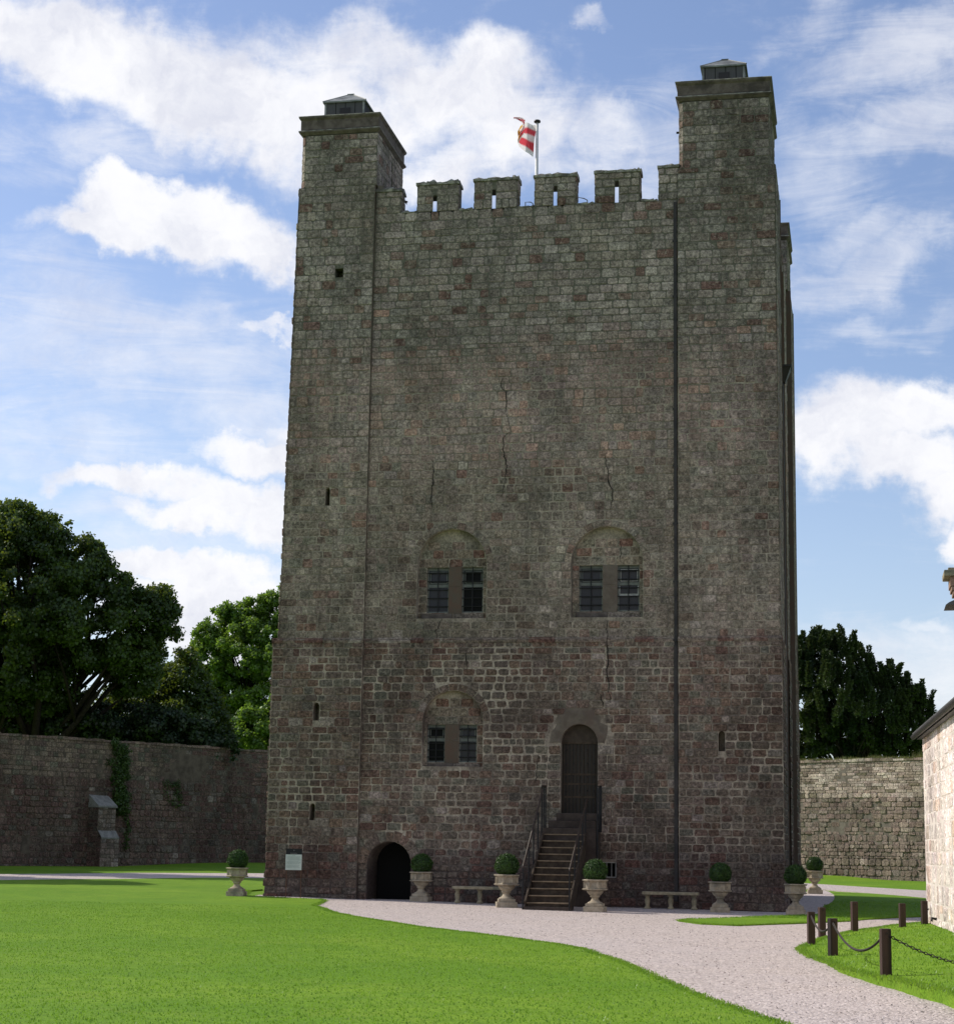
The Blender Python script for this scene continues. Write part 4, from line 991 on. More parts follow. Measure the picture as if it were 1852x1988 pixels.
for i, (px, py, top, lab) in enumerate(US):
    if i == 6: p = hit(px, py)
    else: p = hit(px, py)
    if i not in (0, 6) and p.y > -.45: p = at_y(px, py, -.5)
    Z = (p-CAM).dot(FW); hh = (py-top)/FPX*Z/cos(PITCH)*.985
    sc = max(.85, min(1.1, hh/1.53))
    if urn0 is None: urn0 = make_urn(); o = urn0
    else: o = copy_tree(urn0)
    if i in (1, 3, 4, 6):
        vs, fs, cs = make_ball(.335 if i != 3 else .35, 5200, 17+i); vs = [v+Vector((.012, 0, 1.19)) for v in vs]
        for ch in o.children:
            if ch.name.startswith('box_ball'):
                t_ = mk('tmp', vs, fs, 'boxleaf', None, cs); ch.data = t_.data; bpy.data.objects.remove(t_); ch.data.name = 'box_ball'
    o.location = (p.x, p.y, g(p.x, p.y)-.01+(.035 if i == 0 else 0)); o.scale = (sc*.97, sc*.97, sc); o.rotation_euler.z = [.1,.0,.25,-.05,.05,.0,.1][i]
    tag(o, lab, 'planter', 'stone urns with box balls around the keep'); print('urn', i, p, sc)

# ================================================================== benches
def make_bench():
    r = empty('stone_bench'); m = MB(); m.bbox((-.84,-.2,.43), (.84,.2,.52), .018); m.build('seat', 'bench', r)
    for x in (-.7, 0., .7):
        m = MB(); m.lathe([(.10,.0),(.10,.05),(.075,.07),(.06,.12),(.08,.2),(.085,.27),(.06,.35),(.085,.40),(.105,.42),(.105,.429)], 12, (x, 0)); m.build('leg', 'bench', r, True)
    return r
bn = make_bench()
p = at_y(926, 1717, -.85); bn.location = (7.08, -.7, g(7.08, -.7)); tag(bn, 'sunlit stone bench left of the stair, partly hidden behind an urn', 'bench', 'stone benches against the keep')
p = at_y(1302, 1735, -.7); b2 = copy_tree(bn); b2.location = (p.x, -.7, g(p.x, -.7)-.01); tag(b2, 'empty shaded stone bench in full view right of the stair', 'bench', 'stone benches against the keep')

# ================================================================== information sign
a = at_y(556, 1648, -1.); bq = at_y(585.5, 1690, -1.)
sg = empty('information_sign', ((a.x+bq.x)/2, -1., g(1.2, -1.))); tag(sg, 'small information board with black header and white panel on two rusty legs', 'sign')
w2 = (bq.x-a.x)/2; zt = a.z-sg.location.z; zb_ = bq.z-sg.location.z; zm = zt-(zt-zb_)*.27
mb = MB(); mb.box((-w2, -.015, zm), (w2, .015, zt)); o = mb.build('header', 'sign_black', sg)
mb = MB(); zz = zm+.028
rng = random.Random(3)
for k in range(9): xx = -w2*.42+k*w2*.095; mb.box((xx, -.0175, zz), (xx+w2*.06, -.0155, zz+.012+.008*(k % 3 == 0)))
mb.box((-.004, -.0175, zt-.075), (.004, -.0155, zt-.03)); mb.box((-.014, -.0175, zt-.055), (.014, -.0155, zt-.05)); mb.build('emblem', 'sign_mark', o)
mb = MB(); mb.box((-w2-.008, -.016, zb_), (w2-.004, .014, zm-.002)); o = mb.build('panel', 'sign_white', sg)
mb = MB(); mb.box((-.05, -.0185, zm-.045), (.05, -.0165, zm-.033))
for k in range(17):
    z_ = zm-.075-k*.0205
    if k in (6, 12): continue
    x_ = -w2+.035
    while x_ < w2*.8-.02*(k % 4):
        L = rng.uniform(.012,.04); mb.box((x_, -.0185, z_), (min(x_+L, w2*.84), -.0165, z_+.0085)); x_ += L+.008
mb.build('text', 'sign_grey', o)
mb = MB(); 
for x in (-w2+.012, w2-.03): 
    mb = MB(); mb.box((x, .016, -.1), (x+.022, .04, zt-.02)); mb.build('leg', 'sign_leg', sg)

# ================================================================== posts and chains
def make_post(h):
    r = empty('chain_post'); m = MB(); m.bbox((-.066,-.066,-.1), (.066,.066,h), .014); m.build('post', 'post', r)
    m = MB(); 
    for k in range(10): a = 2*pi*k/10; m.v.append((0+.02*cos(a), -.085, h-.07+.02*sin(a)))
    m = MB(); m.tube([(0,-.07,h-.07),(0,-.10,h-.07),(0,-.10,h-.05)], .008, 5); m.build('hook', 'chain', r); return r
PO = [(1720,1897,1808,'nearest and largest dark wooden post of the chain fence'),(1617,1857,1787,'second nearest wooden chain post, at the gravel bend'),(1575,1836,1774,'leftmost wooden chain post at the tip of the lawn'),
      (1596,1820,1765,'wooden post directly behind the leftmost chain post'),(1659,1810,1754,'lone wooden post at the back edge of the chained lawn'),(1752,1802,1757,'wooden post in the back row against dark shaded grass'),(1795,1796,1752,'last wooden post of the back row, next to the pale building')]
gI = lambda x, y: g(x, y)+mound(x, y)-.02
PP = []; p0 = None
for px, py, top, lab in PO:
    p = hit(px, py-1, gI); Z = (p-CAM).dot(FW); h = (py-top)/FPX*Z/cos(PITCH)
    if p0 is None: p0 = make_post(.68); o = p0; hb = h
    else: o = copy_tree(p0)
    o.location = (p.x, p.y, gI(p.x, p.y)); o.scale.z = h/.68; o.rotation_euler.z = .35+.1*sin(px)
    tag(o, lab, 'post', 'wooden posts of the chain fence'); PP.append((p.x, p.y, gI(p.x, p.y)+h)); print('post', p, h)
def chain(a, b_, sag, lab, drop=.06):
    a = Vector(a)-Vector((0,0,drop)); b_ = Vector(b_)-Vector((0,0,drop)); L = (b_-a).length; n = int(L*1.06/.052)
    pts = [a.lerp(b_, k/n)-Vector((0,0,sag*(1-(2*k/n-1)**2))) for k in range(n+1)]
    m = MB()
    for k in range(n):
        c = (pts[k]+pts[k+1])/2; d = (pts[k+1]-pts[k]).normalized(); s = d.cross(Vector((0,0,1))).normalized(); u = s.cross(d)
        e = s if k % 2 else u
        loop = [c+d*(.036*cos(2*pi*i/8))+e*(.016*sin(2*pi*i/8)) for i in range(8)]
        nrm = d.cross(e).normalized(); vs = []; fs = []
        for i, p in enumerate(loop):
            o_ = (p-c).normalized()
            for j in range(4): q = 2*pi*j/4; vs.append(tuple(p+(o_*cos(q)+nrm*sin(q))*.0068))
        for i in range(8):
            for j in range(4): fs.append((i*4+j, ((i+1) % 8)*4+j, ((i+1) % 8)*4+(j+1) % 4, i*4+(j+1) % 4))
        m.add(vs, fs)
    o = m.build('chain', 'chain'); tag(o, lab, 'chain', 'black chains hung between the posts')
chain(PP[1], PP[0], .33, 'black iron chain sagging between the two nearest posts')
endp = hit(1905, 1925, gI); chain(PP[0], (PP[0][0]+2.75, PP[0][1]-1.9, PP[0][2]+.12), .42, 'black chain running from the nearest post out of the right edge')
chain(PP[2], PP[1], .22, 'short chain from the leftmost post to the second nearest post')
chain(PP[6], (20.02, -14.4, PP[6][2]-.06), .05, 'short chain from the last back post to the pale building wall', .12)
ps = empty('chain_post', (PP[0][0]+2.75, PP[0][1]-1.9, PP[0][2]-.6)); COL.objects.unlink(ps); bpy.data.objects.remove(ps)

# ================================================================== curtain walls
def wall_stones(name, A, B, zb0, zb1, zt0, zt1, th, seed, pal, mortar_m, label, rowf, out_side, gap=.014, prot=(.01,.06), rough=.9, sm='stone'):
    A, B = Vector((A[0], A[1], 0)), Vector((B[0], B[1], 0)); L = (B-A).length; d = (B-A)/L; n = Vector((d.y, -d.x, 0))*out_side
    root = empty(name, tuple(A.lerp(B, .5)+Vector((0,0,zb0)))); tag(root, label, 'wall')
    iv = -root.location
    top = lambda u: zt0+(zt1-zt0)*u/L
    def P(u, z, dd):
        zz = zb0+(z)*(top(u)-zb0)/(zt0-zb0)
        p = A+d*u+n*(dd+.06*noise.noise((u*.35, z*.5, seed)))+Vector((0,0,zz)); return tuple(p+iv)
    rng = random.Random(seed); mb = MB(); h = zt0-zb0
    for (a, b_, rh, wd, rg) in rowf:
        masonry(mb, P, 0, L, a*h, b_*h, rng, pal, rh, wd, gap, prot if rg > .5 else (.005,.03), rg)
    mb.build('stonework', sm, root)
    m = MB(); nu = int(L/1.2); vs = []; fs = []
    for i in range(nu+1):
        u = L*i/nu
        for z in (-.8, 0, h*.33, h*.66, h): vs.append(P(u, z, 0))
        for z in (h, -.8): vs.append(P(u, z, -th))
    for i in range(nu):
        for j in range(6): fs.append((i*7+j, (i+1)*7+j, (i+1)*7+j+1, i*7+j+1))
    fs += [tuple(range(7)), tuple(range(nu*7, nu*7+7))]
    m.add(vs, fs); m.build('wall_core', mortar_m, root)
    # coping stones
    mb = MB(); u = 0
    while u < L:
        w = rng.uniform(.35,.8); hh = rng.uniform(.10,.17)
        v = [P(u+.01, h, .07), P(u+w-.01, h, .07), P(u+w-.01, h, -th-.05), P(u+.01, h, -th-.05)]
        z1 = [tuple(Vector(q)+Vector((0,0,hh+rng.uniform(-.02,.02)))) for q in v]
        mb.add(v+z1, [(0,3,2,1),(4,5,6,7),(0,1,5,4),(1,2,6,5),(2,3,7,6),(3,0,4,7)], vary(pal(0, h, rng), rng)); u += w
    mb.build('coping', sm, root)
    return root, P, L, h, n
dL = (Vector((-15.7, 51))-Vector((-23.8, 32))).normalized()
LA = Vector((-23.8, 32))-dL*34; LB = Vector((-15.7, 51))+dL*22.5
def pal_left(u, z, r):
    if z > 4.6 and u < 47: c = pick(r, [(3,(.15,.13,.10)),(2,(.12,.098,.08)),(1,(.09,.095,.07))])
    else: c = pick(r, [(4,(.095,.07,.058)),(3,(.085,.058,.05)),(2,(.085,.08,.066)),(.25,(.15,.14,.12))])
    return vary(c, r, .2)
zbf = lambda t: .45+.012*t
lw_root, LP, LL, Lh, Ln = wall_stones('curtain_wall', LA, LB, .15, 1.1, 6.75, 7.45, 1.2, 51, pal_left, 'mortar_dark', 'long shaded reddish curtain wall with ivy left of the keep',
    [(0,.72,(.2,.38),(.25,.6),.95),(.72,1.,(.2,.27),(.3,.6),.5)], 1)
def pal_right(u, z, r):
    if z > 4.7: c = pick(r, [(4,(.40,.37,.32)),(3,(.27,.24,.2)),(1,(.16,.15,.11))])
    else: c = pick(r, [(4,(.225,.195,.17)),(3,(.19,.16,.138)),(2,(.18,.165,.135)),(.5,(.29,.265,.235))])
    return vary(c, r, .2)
dR = (Vector((21.9, 46))-Vector((15.4, 51.8))).normalized()
RA = LB.copy(); RB = Vector((21.9, 46))+dR*30
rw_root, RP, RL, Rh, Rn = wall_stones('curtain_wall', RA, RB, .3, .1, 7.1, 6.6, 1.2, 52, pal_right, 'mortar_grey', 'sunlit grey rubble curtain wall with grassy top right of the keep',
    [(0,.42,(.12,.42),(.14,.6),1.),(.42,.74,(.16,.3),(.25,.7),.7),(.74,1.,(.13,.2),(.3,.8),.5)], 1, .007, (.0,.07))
# buttress on the left wall
bp = at_d(183, 1545, 99)
n3 = Vector((Ln.x, Ln.y, 0)); d3 = Vector((dL.x, dL.y, 0))
_d = ray(184, 1600); _A = Vector((LA.x, LA.y, 0))+n3*.5; q0 = CAM+_d*((_A-CAM).dot(n3)/_d.dot(n3)); tt = (Vector((q0.x, q0.y))-LA).dot(dL)
base = Vector((LA.x, LA.y, 0))+d3*tt
bu = empty('wall_buttress', tuple(base+Vector((0,0,.5)))); tag(bu, 'stepped stone buttress with pale sloping cap against the left curtain wall', 'buttress')
rng = random.Random(9); mb = MB(); cb = MB(); cp = MB()
def bP(w0, z, out): return base+d3*w0+n3*out+Vector((0,0,z))-bu.location
W_, O1, O2 = 1.3, 1.0, .72; zb_, zm_, zt_ = .3, 2.1, 3.7
for (ua, ub, out, za_, zc_) in ((0, W_+.05, O1, zb_, zm_), (.0, W_, O2, zm_, zt_)):
    P = lambda u, z, dd, out=out, ua=ua: tuple(bP(ua+u, z, out+dd)); masonry(mb, P, 0, ub-ua, za_, zc_, rng, lambda u, z, r: vary(pick(r, [(2,(.17,.15,.125)),(1,(.2,.19,.17)),(1,(.12,.11,.09))]), r), (.2,.3), (.25,.5), .012, (.005,.03), .5)
    P2 = lambda u, z, dd, out=out, ua=ua: tuple(bP(ua-dd, z, out-u)); masonry(mb, P2, 0, out, za_, zc_, rng, pal_left, (.2,.3), (.25,.5), .012, (.005,.03), .5)
    v = [bP(ua, za_-.3, -.1), bP(ub, za_-.3, -.1), bP(ub, za_-.3, out), bP(ua, za_-.3, out)]; v2 = [bP(ua, zc_, -.1), bP(ub, zc_, -.1), bP(ub, zc_, out), bP(ua, zc_, out)]
    cb.add([tuple(x) for x in v+v2], [(0,1,2,3),(4,7,6,5),(0,4,5,1),(1,5,6,2),(2,6,7,3),(3,7,4,0)])
cp.add([tuple(bP(-.05, zt_+.02, O2+.06)), tuple(bP(W_+.05, zt_+.02, O2+.06)), tuple(bP(W_+.05, zt_+.62, .0)), tuple(bP(-.05, zt_+.62, .0)), tuple(bP(-.05, zt_-.06, O2+.06)), tuple(bP(W_+.05, zt_-.06, O2+.06)), tuple(bP(W_+.05, zt_-.06, 0)), tuple(bP(-.05, zt_-.06, 0))], [(0,1,2,3),(4,5,1,0),(7,4,0,3),(5,6,2,1),(6,7,3,2)])
slabm = mat('pale_slab', build=mottled((.17,.17,.155),(.26,.26,.235),4,.4,.01), rough=.8); cp.build('weathering_slab', slabm, bu); cp = MB()
for k in range(4):
    a, c = W_*k/4+.001, W_*(k+1)/4-.001; zz = rng.uniform(-.012,.012)
    cp.add([tuple(bP(a, zm_-.02+zz, O1+.05)), tuple(bP(c, zm_-.02+zz, O1+.05)), tuple(bP(c, zm_+.34+zz, O2+.03)), tuple(bP(a, zm_+.34+zz, O2+.03)), tuple(bP(a, zm_-.1, O1+.04)), tuple(bP(c, zm_-.1, O1+.04))], [(0,1,2,3),(4,5,1,0)])
mb.build('stonework', 'stone', bu); cb.build('buttress_core', 'mortar_dark', bu); cp.build('offset_slabs', slabm, bu)

# ================================================================== foliage
def leaf_cards(vs, fs, cs, c, r, n, rng, size, flat=1., updir=0.):
    for i in range(n):
        d = Vector((rng.gauss(0,1), rng.gauss(0,1), rng.gauss(0,1))).normalized()
        p = c+Vector((d.x*r, d.y*r, d.z*r*flat))*(rng.uniform(.45, 1.08) if rng.random() < .85 else rng.uniform(1., 1.3))
        s = rng.uniform(*size); a = Vector((rng.gauss(0,1), rng.gauss(0,1), rng.gauss(0,1)+updir)).normalized(); t = a.cross(d+Vector((.01,.02,.03)))
        if t.length < 1e-3: continue
        t = t.normalized()*s*.42; u = a*s; m = len(vs)
        vs.extend((p, p+u*.5+t, p+u, p+u*.5-t)); fs.append((m, m+1, m+2, m+3)); k = rng.random(); cs.extend([(k,k,k)]*4)
def in_poly(P, x, y):
    c = False; j = len(P)-1
    for i in range(len(P)):
        if (P[i][1] > y) != (P[j][1] > y) and x < (P[j][0]-P[i][0])*(y-P[i][1])/(P[j][1]-P[i][1])+P[i][0]: c = not c
        j = i
    return c
def pd(P, x, y):
    b_ = 1e9
    for i in range(len(P)):
        ax, ay = P[i]; bx, by = P[(i+1) % len(P)]; L = (bx-ax)**2+(by-ay)**2+1e-9; t = max(0, min(1, ((x-ax)*(bx-ax)+(y-ay)*(by-ay))/L)); b_ = min(b_, sqrt((ax+t*(bx-ax)-x)**2+(ay+t*(by-ay)-y)**2))
    return b_
def tree(name, label, cat, poly, Z, nc, rr, leaves, size, lm, seed, trunkpx, gaps=(), depth=5., limbs=7, group=None, flat=.8, spiky=False, trunkr=.5):
    """crown of leafy clumps round real limbs; poly is the measured outline of the crown on its own plane"""
    rng = random.Random(seed); ppm = FPX/Z
    xs = [p[0] for p in poly]; ys = [p[1] for p in poly]; cl = []; tries = 0
    while len(cl) < nc and tries < nc*60:
        tries += 1
        x, y = rng.uniform(min(xs), max(xs)), rng.uniform(min(ys), max(ys))
        if not in_poly(poly, x, y): continue
        e = pd(poly, x, y); r = rng.uniform(*rr)
        if e < r*.75: r = e/.8
        if r < rr[0]*.45: continue
        if any((x-gx_)**2+(y-gy_)**2 < (gr_+r*.9)**2 for gx_, gy_, gr_ in gaps): continue
        dd = rng.uniform(-1, 1)*min(depth, max(1., e/ppm*1.3)); cl.append((at_d(x, y, Z+dd), r/ppm))
    b0 = at_d(trunkpx[0], trunkpx[1], Z); gz0 = g(b0.x, b0.y); base = Vector((b0.x, b0.y, gz0))
    root = empty(name, tuple(base)); tag(root, label, cat, group)
    vs, fs, cs = [], [], []
    tot = sum(r*r for _, r in cl)
    for c, r in cl:
        if spiky:
            n = int(leaves*r*r/tot); ax = Vector((rng.gauss(0,.3), rng.gauss(0,.3), 1)).normalized(); h = r*3.6
            for i in range(n):
                t = rng.random()**.8; w = r*.42*(1-t)**.8+.03; a = rng.uniform(0, 2*pi); q = c-ax*r*.7+ax*(t*h)+Vector((cos(a), sin(a), -.15))*w*rng.uniform(.2, 1.05)
                s = rng.uniform(*size); u = (Vector((cos(a), sin(a), rng.uniform(.2, 1.)))).normalized()*s; tn = u.cross(Vector((rng.gauss(0,1), rng.gauss(0,1), rng.gauss(0,1)))).normalized()*s*.28; m = len(vs)
                vs.extend((q, q+u*.5+tn, q+u, q+u*.5-tn)); fs.append((m, m+1, m+2, m+3)); k = rng.random(); cs.extend([(k,k,k)]*4)
        else: leaf_cards(vs, fs, cs, c, r, int(leaves*r*r/tot), rng, size, flat)
    vs = [v-base for v in vs]; mk('crown', vs, fs, lm, root, cs)
    m = MB(); topz = max(c.z for c, r in cl)
    sp_ = base+Vector((0, 0, max(2., (topz-gz0)*.30)))
    m.tube([base-base-Vector((0,0,.4)), (sp_-base)*.5+Vector((.2,.1,0)), sp_-base], [trunkr*1.35, trunkr, trunkr*.85], 9)
    m.build('trunk', 'bark', root, True)
    m = MB()
    big = sorted(cl, key=lambda q: -q[1]); 
    for c, r in rng.sample(cl, min(limbs*3, len(cl))):
        e = c-base; s0 = (sp_-base)*rng.uniform(.7, 1.)
        md = s0.lerp(e, .5)+Vector((rng.uniform(-.7,.7), rng.uniform(-.7,.7), rng.uniform(-.3,1.)))
        m.tube([s0, s0.lerp(md, .5)+Vector((0,0,.2)), md, md.lerp(e, .55), e], [trunkr*.4, trunkr*.32, trunkr*.22, trunkr*.13, .03], 6)
        for k in range(3):
            c2, r2 = min(rng.sample(cl, min(6, len(cl))), key=lambda q: (q[0]-c).length); e2 = c2-base; m.tube([md, md.lerp(e2, .5)+Vector((0,0,.3)), e2], [trunkr*.16, trunkr*.1, .02], 5)
    m.build('limbs', 'bark', root, True)
    return root
T1 = [(-140,1040),(-60,985),(0,975),(35,968),(60,975),(75,990),(110,998),(135,1008),(150,1030),(178,1038),(195,1052),(210,1078),(222,1105),(248,1112),(262,1130),(285,1140),(300,1130),(330,1140),(343,1170),(362,1200),(355,1235),(330,1262),(318,1290),(330,1330),(290,1350),(230,1355),(150,1365),(80,1400),(0,1445),(-140,1445)]
tree('oak_tree', 'huge dark spreading oak behind the left curtain wall at the frame edge', 'tree', T1, 111, 800, (9,28), 260000, (.12,.25), 'oakleaf', 71, (60,1500), gaps=[(183,1326,7),(158,1334,5)], depth=6., limbs=9, trunkr=.75)
T2 = [(372,1225),(385,1205),(405,1195),(412,1180),(440,1168),(470,1158),(500,1158),(520,1150),(545,1135),(600,1140),(640,1220),(640,1480),(400,1480),(415,1420),(420,1380),(395,1340),(378,1290)]
tree('sycamore_tree', 'bright yellow green tree showing beside the left edge of the keep', 'tree', T2, 140, 800, (6,15), 170000, (.12,.25), 'limeleaf', 72, (500,1500), gaps=[(455,1285,3),(525,1235,3)], depth=5., limbs=8)
T3 = [(180,1345),(220,1330),(300,1310),(335,1270),(350,1250),(362,1262),(378,1250),(388,1290),(420,1320),(440,1370),(452,1410),(460,1470),(180,1460)]
tree('hawthorn_tree', 'low dark tree in the gap between the oak and the bright tree', 'tree', T3, 117, 220, (10,24), 60000, (.12,.25), 'oakleaf', 73, (330,1500), depth=4., limbs=6, trunkr=.3)
TA = [(-520,960),(-470,895),(-400,865),(-330,860),(-250,880),(-190,915),(-130,940),(-110,1200),(-140,1440),(-520,1440)]
tree('oak_tree', 'big oak left of the frame whose shade falls across the far path', 'tree', TA, 94, 130, (22,45), 30000, (.3,.5), 'oakleaf', 77, (-320,1500), depth=5., limbs=6, group=None, trunkr=.6)
TB = [(-960,890),(-900,820),(-820,775),(-700,755),(-600,785),(-530,840),(-500,940),(-520,1440),(-960,1440)]
tree('oak_tree', 'tallest oak well outside the left edge of the frame', 'tree', TB, 87, 150, (24,50), 34000, (.3,.5), 'oakleaf', 78, (-720,1500), depth=5., limbs=6, group=None, trunkr=.6)
T5 = [(-120,1380),(60,1378),(180,1362),(300,1368),(420,1400),(455,1430),(470,1480),(-120,1455)]
tree('laurel_shrub', 'dark mass of shrubs just above the left wall under the oak', 'shrub', T5, 112, 200, (12,28), 80000, (.12,.25), 'darkleaf', 75, (200,1500), depth=3., limbs=4, trunkr=.2)
T6 = [(445,1400),(470,1372),(500,1360),(520,1345),(600,1360),(600,1485),(445,1470)]
tree('elder_shrub', 'bright leafy shrub over the wall below the yellow green tree', 'shrub', T6, 130, 60, (9,20), 26000, (.13,.27), 'limeleaf', 76, (500,1500), depth=3., limbs=4, trunkr=.2)
T4 = [(1520,1260),(1560,1250),(1575,1228),(1592,1222),(1604,1240),(1622,1240),(1640,1228),(1652,1245),(1668,1262),(1690,1268),(1698,1292),(1716,1300),(1728,1284),(1744,1310),(1754,1316),(1766,1325),(1790,1335),(1812,1335),(1808,1365),(1818,1395),(1812,1440),(1830,1490),(1520,1490)]
tree('yew_tree', 'broad dark yew with spiky tips behind the right curtain wall', 'tree', T4, 140, 650, (6,14), 190000, (.12,.26), 'yewleaf', 74, (1680,1510), depth=5., limbs=8, spiky=True)

# ivy on the left wall and weeds on the wall tops
def leaf_patch(name, label, cat, pts, lm, seed, size, parentloc):
    rng = random.Random(seed); vs, fs, cs = [], [], []
    for c, r, n in pts: leaf_cards(vs, fs, cs, Vector(c)-parentloc, r, n, rng, size, 1.)
    o = mk(name, vs, fs, lm, None, cs); o.location = parentloc; tag(o, label, cat); return o
def on_left_wall(px, py, out=.12):
    d = ray(px, py); n = Vector((Ln.x, Ln.y, 0)); A = Vector((LA.x, LA.y, 0)); t = (A+n*out-CAM).dot(n)/d.dot(n); return CAM+d*t
iv = []
rng = random.Random(6)
for k in range(46):
    t = rng.random(); px = 228+rng.uniform(-16, 16)*(1-.3*t)+10*t; py = 1440+150*t
    if t > .55: px = 232+12*(t-.55)+rng.uniform(-12, 12)
    iv.append((on_left_wall(px, py, .15), .28, 120))
for k in range(8): iv.append((on_left_wall(245+rng.uniform(-4,5), 1590+k*8, .12), .16, 40))
leaf_patch('ivy', 'dark green ivy hanging down the left curtain wall above the buttress', 'ivy', iv, 'ivyleaf', 61, (.06,.13), on_left_wall(228, 1440, .1))
iv = [(on_left_wall(335+rng.uniform(-14,16), 1545+rng.uniform(-28,24), .1), .2, 45) for k in range(22)]
leaf_patch('wall_plant', 'patchy yellowish green creeper on the left curtain wall midway to the keep', 'plant', iv, 'ivyleaf', 62, (.05,.1), on_left_wall(335, 1545, .1))
# grass growing along the top of the right wall
rng = random.Random(13); vs, fs, cs = [], [], []
dR3 = Vector((dR.x, dR.y, 0)); nR = Vector((Rn.x, Rn.y, 0)); A3_ = Vector((RA.x, RA.y, 0))
def rtop(u): return 7.1+(6.6-7.1)*u/RL+.13
u = 10.
base = A3_+dR3*35+Vector((0,0,rtop(35)))
for k in range(9000):
    u = rng.uniform(14, RL-14); p = A3_+dR3*u-nR*rng.uniform(-.05, 1.)+Vector((0,0,rtop(u)-.03)); h = rng.uniform(.08,.2)*(1+1.5*max(0, noise.noise((u*.9, 0, 0)))); 
    if noise.noise((u*2.1, 3, 0)) > .42: h *= 2.4
    a = rng.uniform(0, 2*pi); w = .015; p = p-base
    vs += [tuple(p+Vector((-w*cos(a), -w*sin(a), 0))), tuple(p+Vector((w*cos(a), w*sin(a), 0))), tuple(p+Vector((rng.gauss(0,.05), rng.gauss(0,.05), h)))]; m = len(vs); fs.append((m-3, m-2, m-1)); c = rng.random(); cs += [(c,c,c)]*3
o = mk('wall_top_grass', vs, fs, 'weed', None, cs); o.location = base; tag(o, 'yellow green grass and weeds on top of the right curtain wall', 'grass', kind='stuff')

# ================================================================== the building at the right edge
rb = empty('outbuilding', (22, -20, .1)); tag(rb, 'low pale stone outbuilding with dark gutter at the right edge', 'building')
def rel(mb):
    a = radians(2.5); c_, s_ = cos(a), sin(a)
    mb.v = [(20+(v[0]-20)*c_-(v[1]+13.5)*s_-22, -13.5+(v[0]-20)*s_+(v[1]+13.5)*c_+20, v[2]-.1) for v in map(tuple, mb.v)]; return mb
EV = 4.45
def pal_pale(u, z, r): return vary(pick(r, [(4,(.60,.53,.49)),(4,(.66,.60,.565)),(1.4,(.55,.43,.36)),(1.5,(.60,.51,.45))]), r, .05)
mb = MB(); P = lambda u, z, d: (20.-d, -13.5-u, z)
masonry(mb, P, 0, 24, -.2, EV, random.Random(91), pal_pale, (.24,.42), (.3,.9), .006, (.0,.012), .8)
P2 = lambda u, z, d: (27-u, -13.5+d, z)
masonry(mb, P2, 0, 7, -.2, EV, random.Random(92), pal_pale, (.22,.36), (.25,.7), .008, (.0,.016), .5)
rel(mb).build('wall', 'stone_pale', rb)
mb = MB(); mb.box((20., -37.5, -.4), (27, -13.5, EV)); 
mb.add([(20.,-13.5,EV),(27,-13.5,EV),(23.5,-13.5,EV+2.)], [(0,1,2)])
rel(mb).build('wall_core', 'mortar_pale', rb)
mb = MB(); o1 = .42
def rslab(xa, za_, xb, zc_): 
    return [(xa,-38,za_),(xa,-13.05,za_),(xb,-13.05,zc_),(xb,-38,zc_),(xa,-38,za_+.09),(xa,-13.05,za_+.09),(xb,-13.05,zc_+.09),(xb,-38,zc_+.09)]
BF = [(0,1,2,3),(7,6,5,4),(0,4,5,1),(1,5,6,2),(2,6,7,3),(3,7,4,0)]
mb.add(rslab(20-.2, EV+.02, 23.5, EV+2.2), BF); mb.add(rslab(27.28, EV+.02, 23.5, EV+2.2), BF); rel(mb).build('roof', 'slate', rb)
mb = MB(); mb.tube([(19.82, -38, EV+.02), (19.82, -12.95, EV+.02)], .06, 10); mb.box((19.87, -37.9, EV-.06), (19.998, -13.45, EV+.015)); rel(mb).build('gutter', 'gutter', rb)
mb = MB(); p = at_x(1806, 1785, 19.98); mb.tube([p+Vector((.06,0,0)), p, p+Vector((-.08,0,.02)), p+Vector((-.1,0,-.05))], .03, 7); rel(mb).build('wall_hook', 'iron', rb)
# taller house behind with corbelled chimney, only its eave tip and chimney head reach into the frame
th = empty('tall_house', (27, -1, .1)); tag(th, 'tall house whose slate canopy tip and brick chimney head enter at the right edge', 'house')
def rel2(mb): mb.v = [(v[0]-27, v[1]+1, v[2]-.1) for v in map(tuple, mb.v)]; return mb
ty = -4.; yc = -11.4
e0 = at_y(1832, 1186, yc); c0 = at_y(1829, 1117, yc)
hw = at_y(1885, 1186, ty).x; yn = -12.7; zz = e0.z
mb = MB(); mb.box((hw, yn, -.3), (hw+6, ty, zz+1.2)); rel2(mb).build('wall', 'mortar_pale', th)
mb = MB(); xr = hw+3.; za = zz+1.2
for xa in (hw-.15, hw+6.15):
    mb.add([(xa, yn-.2, za), (xr, yn-.2, za+2.), (xr, ty+.2, za+2.), (xa, ty+.2, za), (xa, yn-.2, za-.1), (xr, yn-.2, za+1.9), (xr, ty+.2, za+1.9), (xa, ty+.2, za-.1)], [(0,1,2,3),(4,7,6,5),(0,4,5,1),(1,5,6,2),(2,6,7,3),(3,7,4,0)])
rel2(mb).build('roof', 'slate', th)
mb = MB(); x1 = hw+.02; ya = yn+.1
mb.add([(e0.x, ya, zz), (x1, ya, zz+.02), (x1, yc, zz+.02), (e0.x, yc, zz), (e0.x+.08, ya, zz+.06), (x1, ya, zz+(x1-e0.x)*.42+.06), (x1, yc, zz+(x1-e0.x)*.42+.06), (e0.x+.08, yc, zz+.06)], [(0,3,2,1),(4,5,6,7),(0,1,5,4),(1,2,6,5),(2,3,7,6),(3,0,4,7)])
rel2(mb).build('canopy', 'slate', th)
cx0 = c0.x; cz = c0.z; cy0, cy1 = yc-1.1, yc
mb = MB()
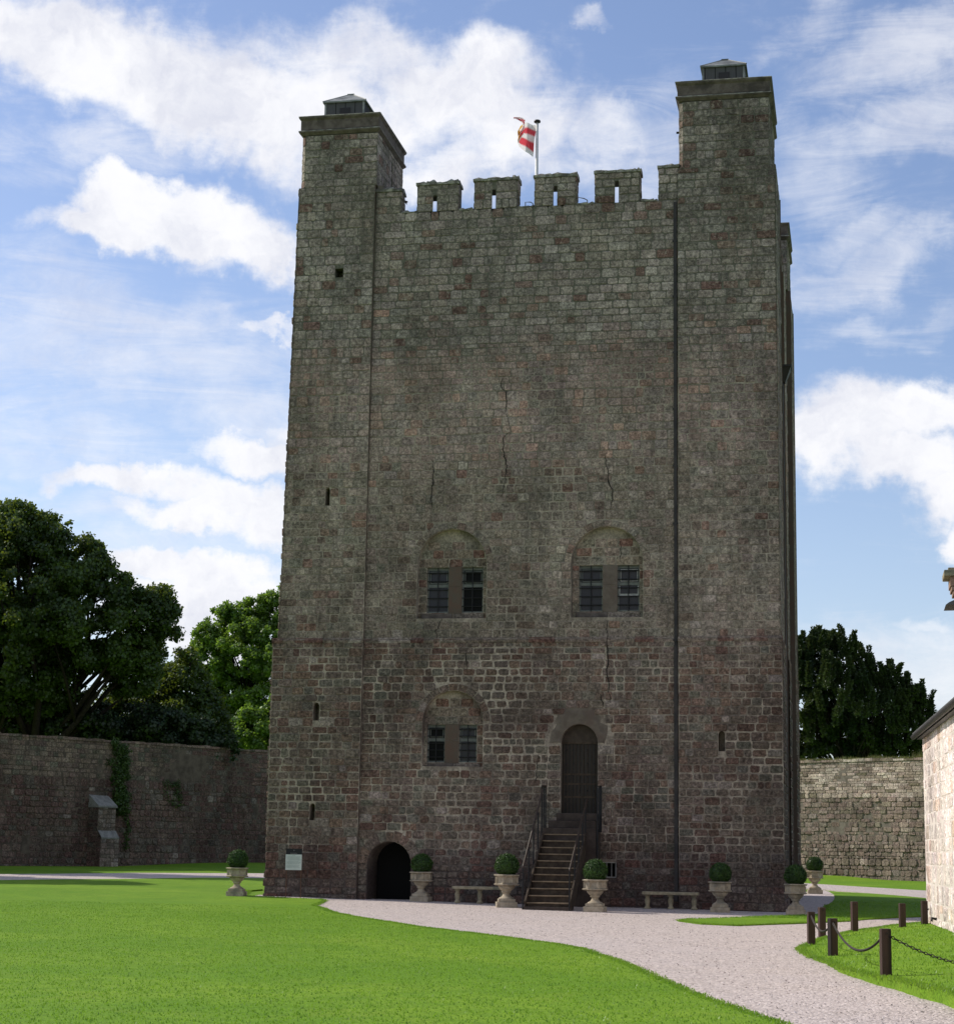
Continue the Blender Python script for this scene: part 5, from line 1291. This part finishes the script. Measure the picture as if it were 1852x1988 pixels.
for k, (ins, za_, zb2) in enumerate(((.14,.17,.40), (.17,.415,.50), (.21,.515,.60), (.29,.61,.70), (.38,.71,.78), (.47,.785,6.))):
    mb.bbox((cx0+ins, cy0+ins*.6, cz-zb2), (cx0+1.9-ins, cy1-ins*.6, cz-za_), .008)
ch = rel2(mb).build('chimney', 'chim', th)
mb = MB(); mb.bbox((cx0, cy0, cz-.165), (cx0+1.9, cy1, cz-.02), .02); mb.bbox((cx0+.1, cy0+.1, cz-.018), (cx0+1.8, cy1-.1, cz+.05), .02); rel2(mb).build('chimney_cap', 'bench', ch)
# ================================================================== flag
fp = empty('flagpole', (0,0,0)); tp = at_y(1043, 238, 8.); fp.location = (tp.x, 8., 21.8)
tag(fp, 'white flagpole with dark finial standing on the keep roof', 'flagpole')
h = tp.z-21.8
mb = MB(); mb.tube([(0,0,0),(0,0,h*.5),(0,0,h)], [.075,.065,.05], 12); mb.build('pole', 'flagpole', fp, True)
mb = MB(); mb.lathe([(.05,h),(.12,h+.02),(.13,h+.06),(.11,h+.10),(.06,h+.12),(.01,h+.13)], 14); mb.build('finial', 'gutter', fp, True)
CC = [  # column of the cloth: (top, bottom) measured on the flag's plane, depth
 ((925,440),(828,1370),0.),((790,410),(730,1290),.22),((680,370),(620,1210),.30),((560,380),(510,1130),.12),((460,450),(425,1060),-.15),((390,620),(395,960),-.38),
 ((470,560),(500,760),-.50),((560,400),(600,640),-.42),((610,290),(560,430),-.25),((540,235),(500,340),-.05),((430,185),(400,290),.1),((270,215),(265,250),.18)]
def fq(c, dep): return at_y((1700+c[0]/8.647)/1.736, (370+c[1]/8.647)/1.736, 8.+dep)
nu, nv = len(CC)*4-3, 16; vs = []; cs = []
for i in range(nu):
    t = i/4; k = min(int(t), len(CC)-2); f = t-k
    a0_ = fq(CC[k][0], CC[k][2]); a1_ = fq(CC[k+1][0], CC[k+1][2]); b0_ = fq(CC[k][1], CC[k][2]); b1_ = fq(CC[k+1][1], CC[k+1][2])
    A_, B_ = a0_.lerp(a1_, f), b0_.lerp(b1_, f)
    for j in range(nv):
        v = j/(nv-1); p = A_.lerp(B_, v)+Vector((0, .05*sin(v*9+i*.5), 0)); vs.append(p-Vector(fp.location))
        u = i/(nu-1); s = v*6
        white = (.84,.83,.82); red = (.66,.075,.10); yel = (.72,.42,.06)
        c = white if (v < .15 or .38 < v < .60 or v > .82) else red
        if .30 < u < .52 and (v < .25 or (u > .38 and .1 < v < .85 and (i+j) % 3)): c = yel
        cs.append(c)
fs = [(i*nv+j, (i+1)*nv+j, (i+1)*nv+j+1, i*nv+j+1) for i in range(nu-1) for j in range(nv-1)]
def flagb(q, bs, o):
    a = q.add('ShaderNodeAttribute', attribute_name='col').outputs['Color']; q.l.new(a, bs.inputs['Base Color'])
    t = q.add('ShaderNodeBsdfTranslucent', {'Color': a}); m = q.add('ShaderNodeMixShader', {0: .5, 1: bs.outputs[0], 2: t.outputs[0]}); q.l.new(m.outputs[0], o.inputs[0])
fl = mk('flag', [v for v in vs], fs, mat('flag_cloth', rough=.8, build=flagb), None, cs, True)
fl.location = fp.location; tag(fl, 'red and white striped banner with yellow charge flying from the roof pole', 'flag')
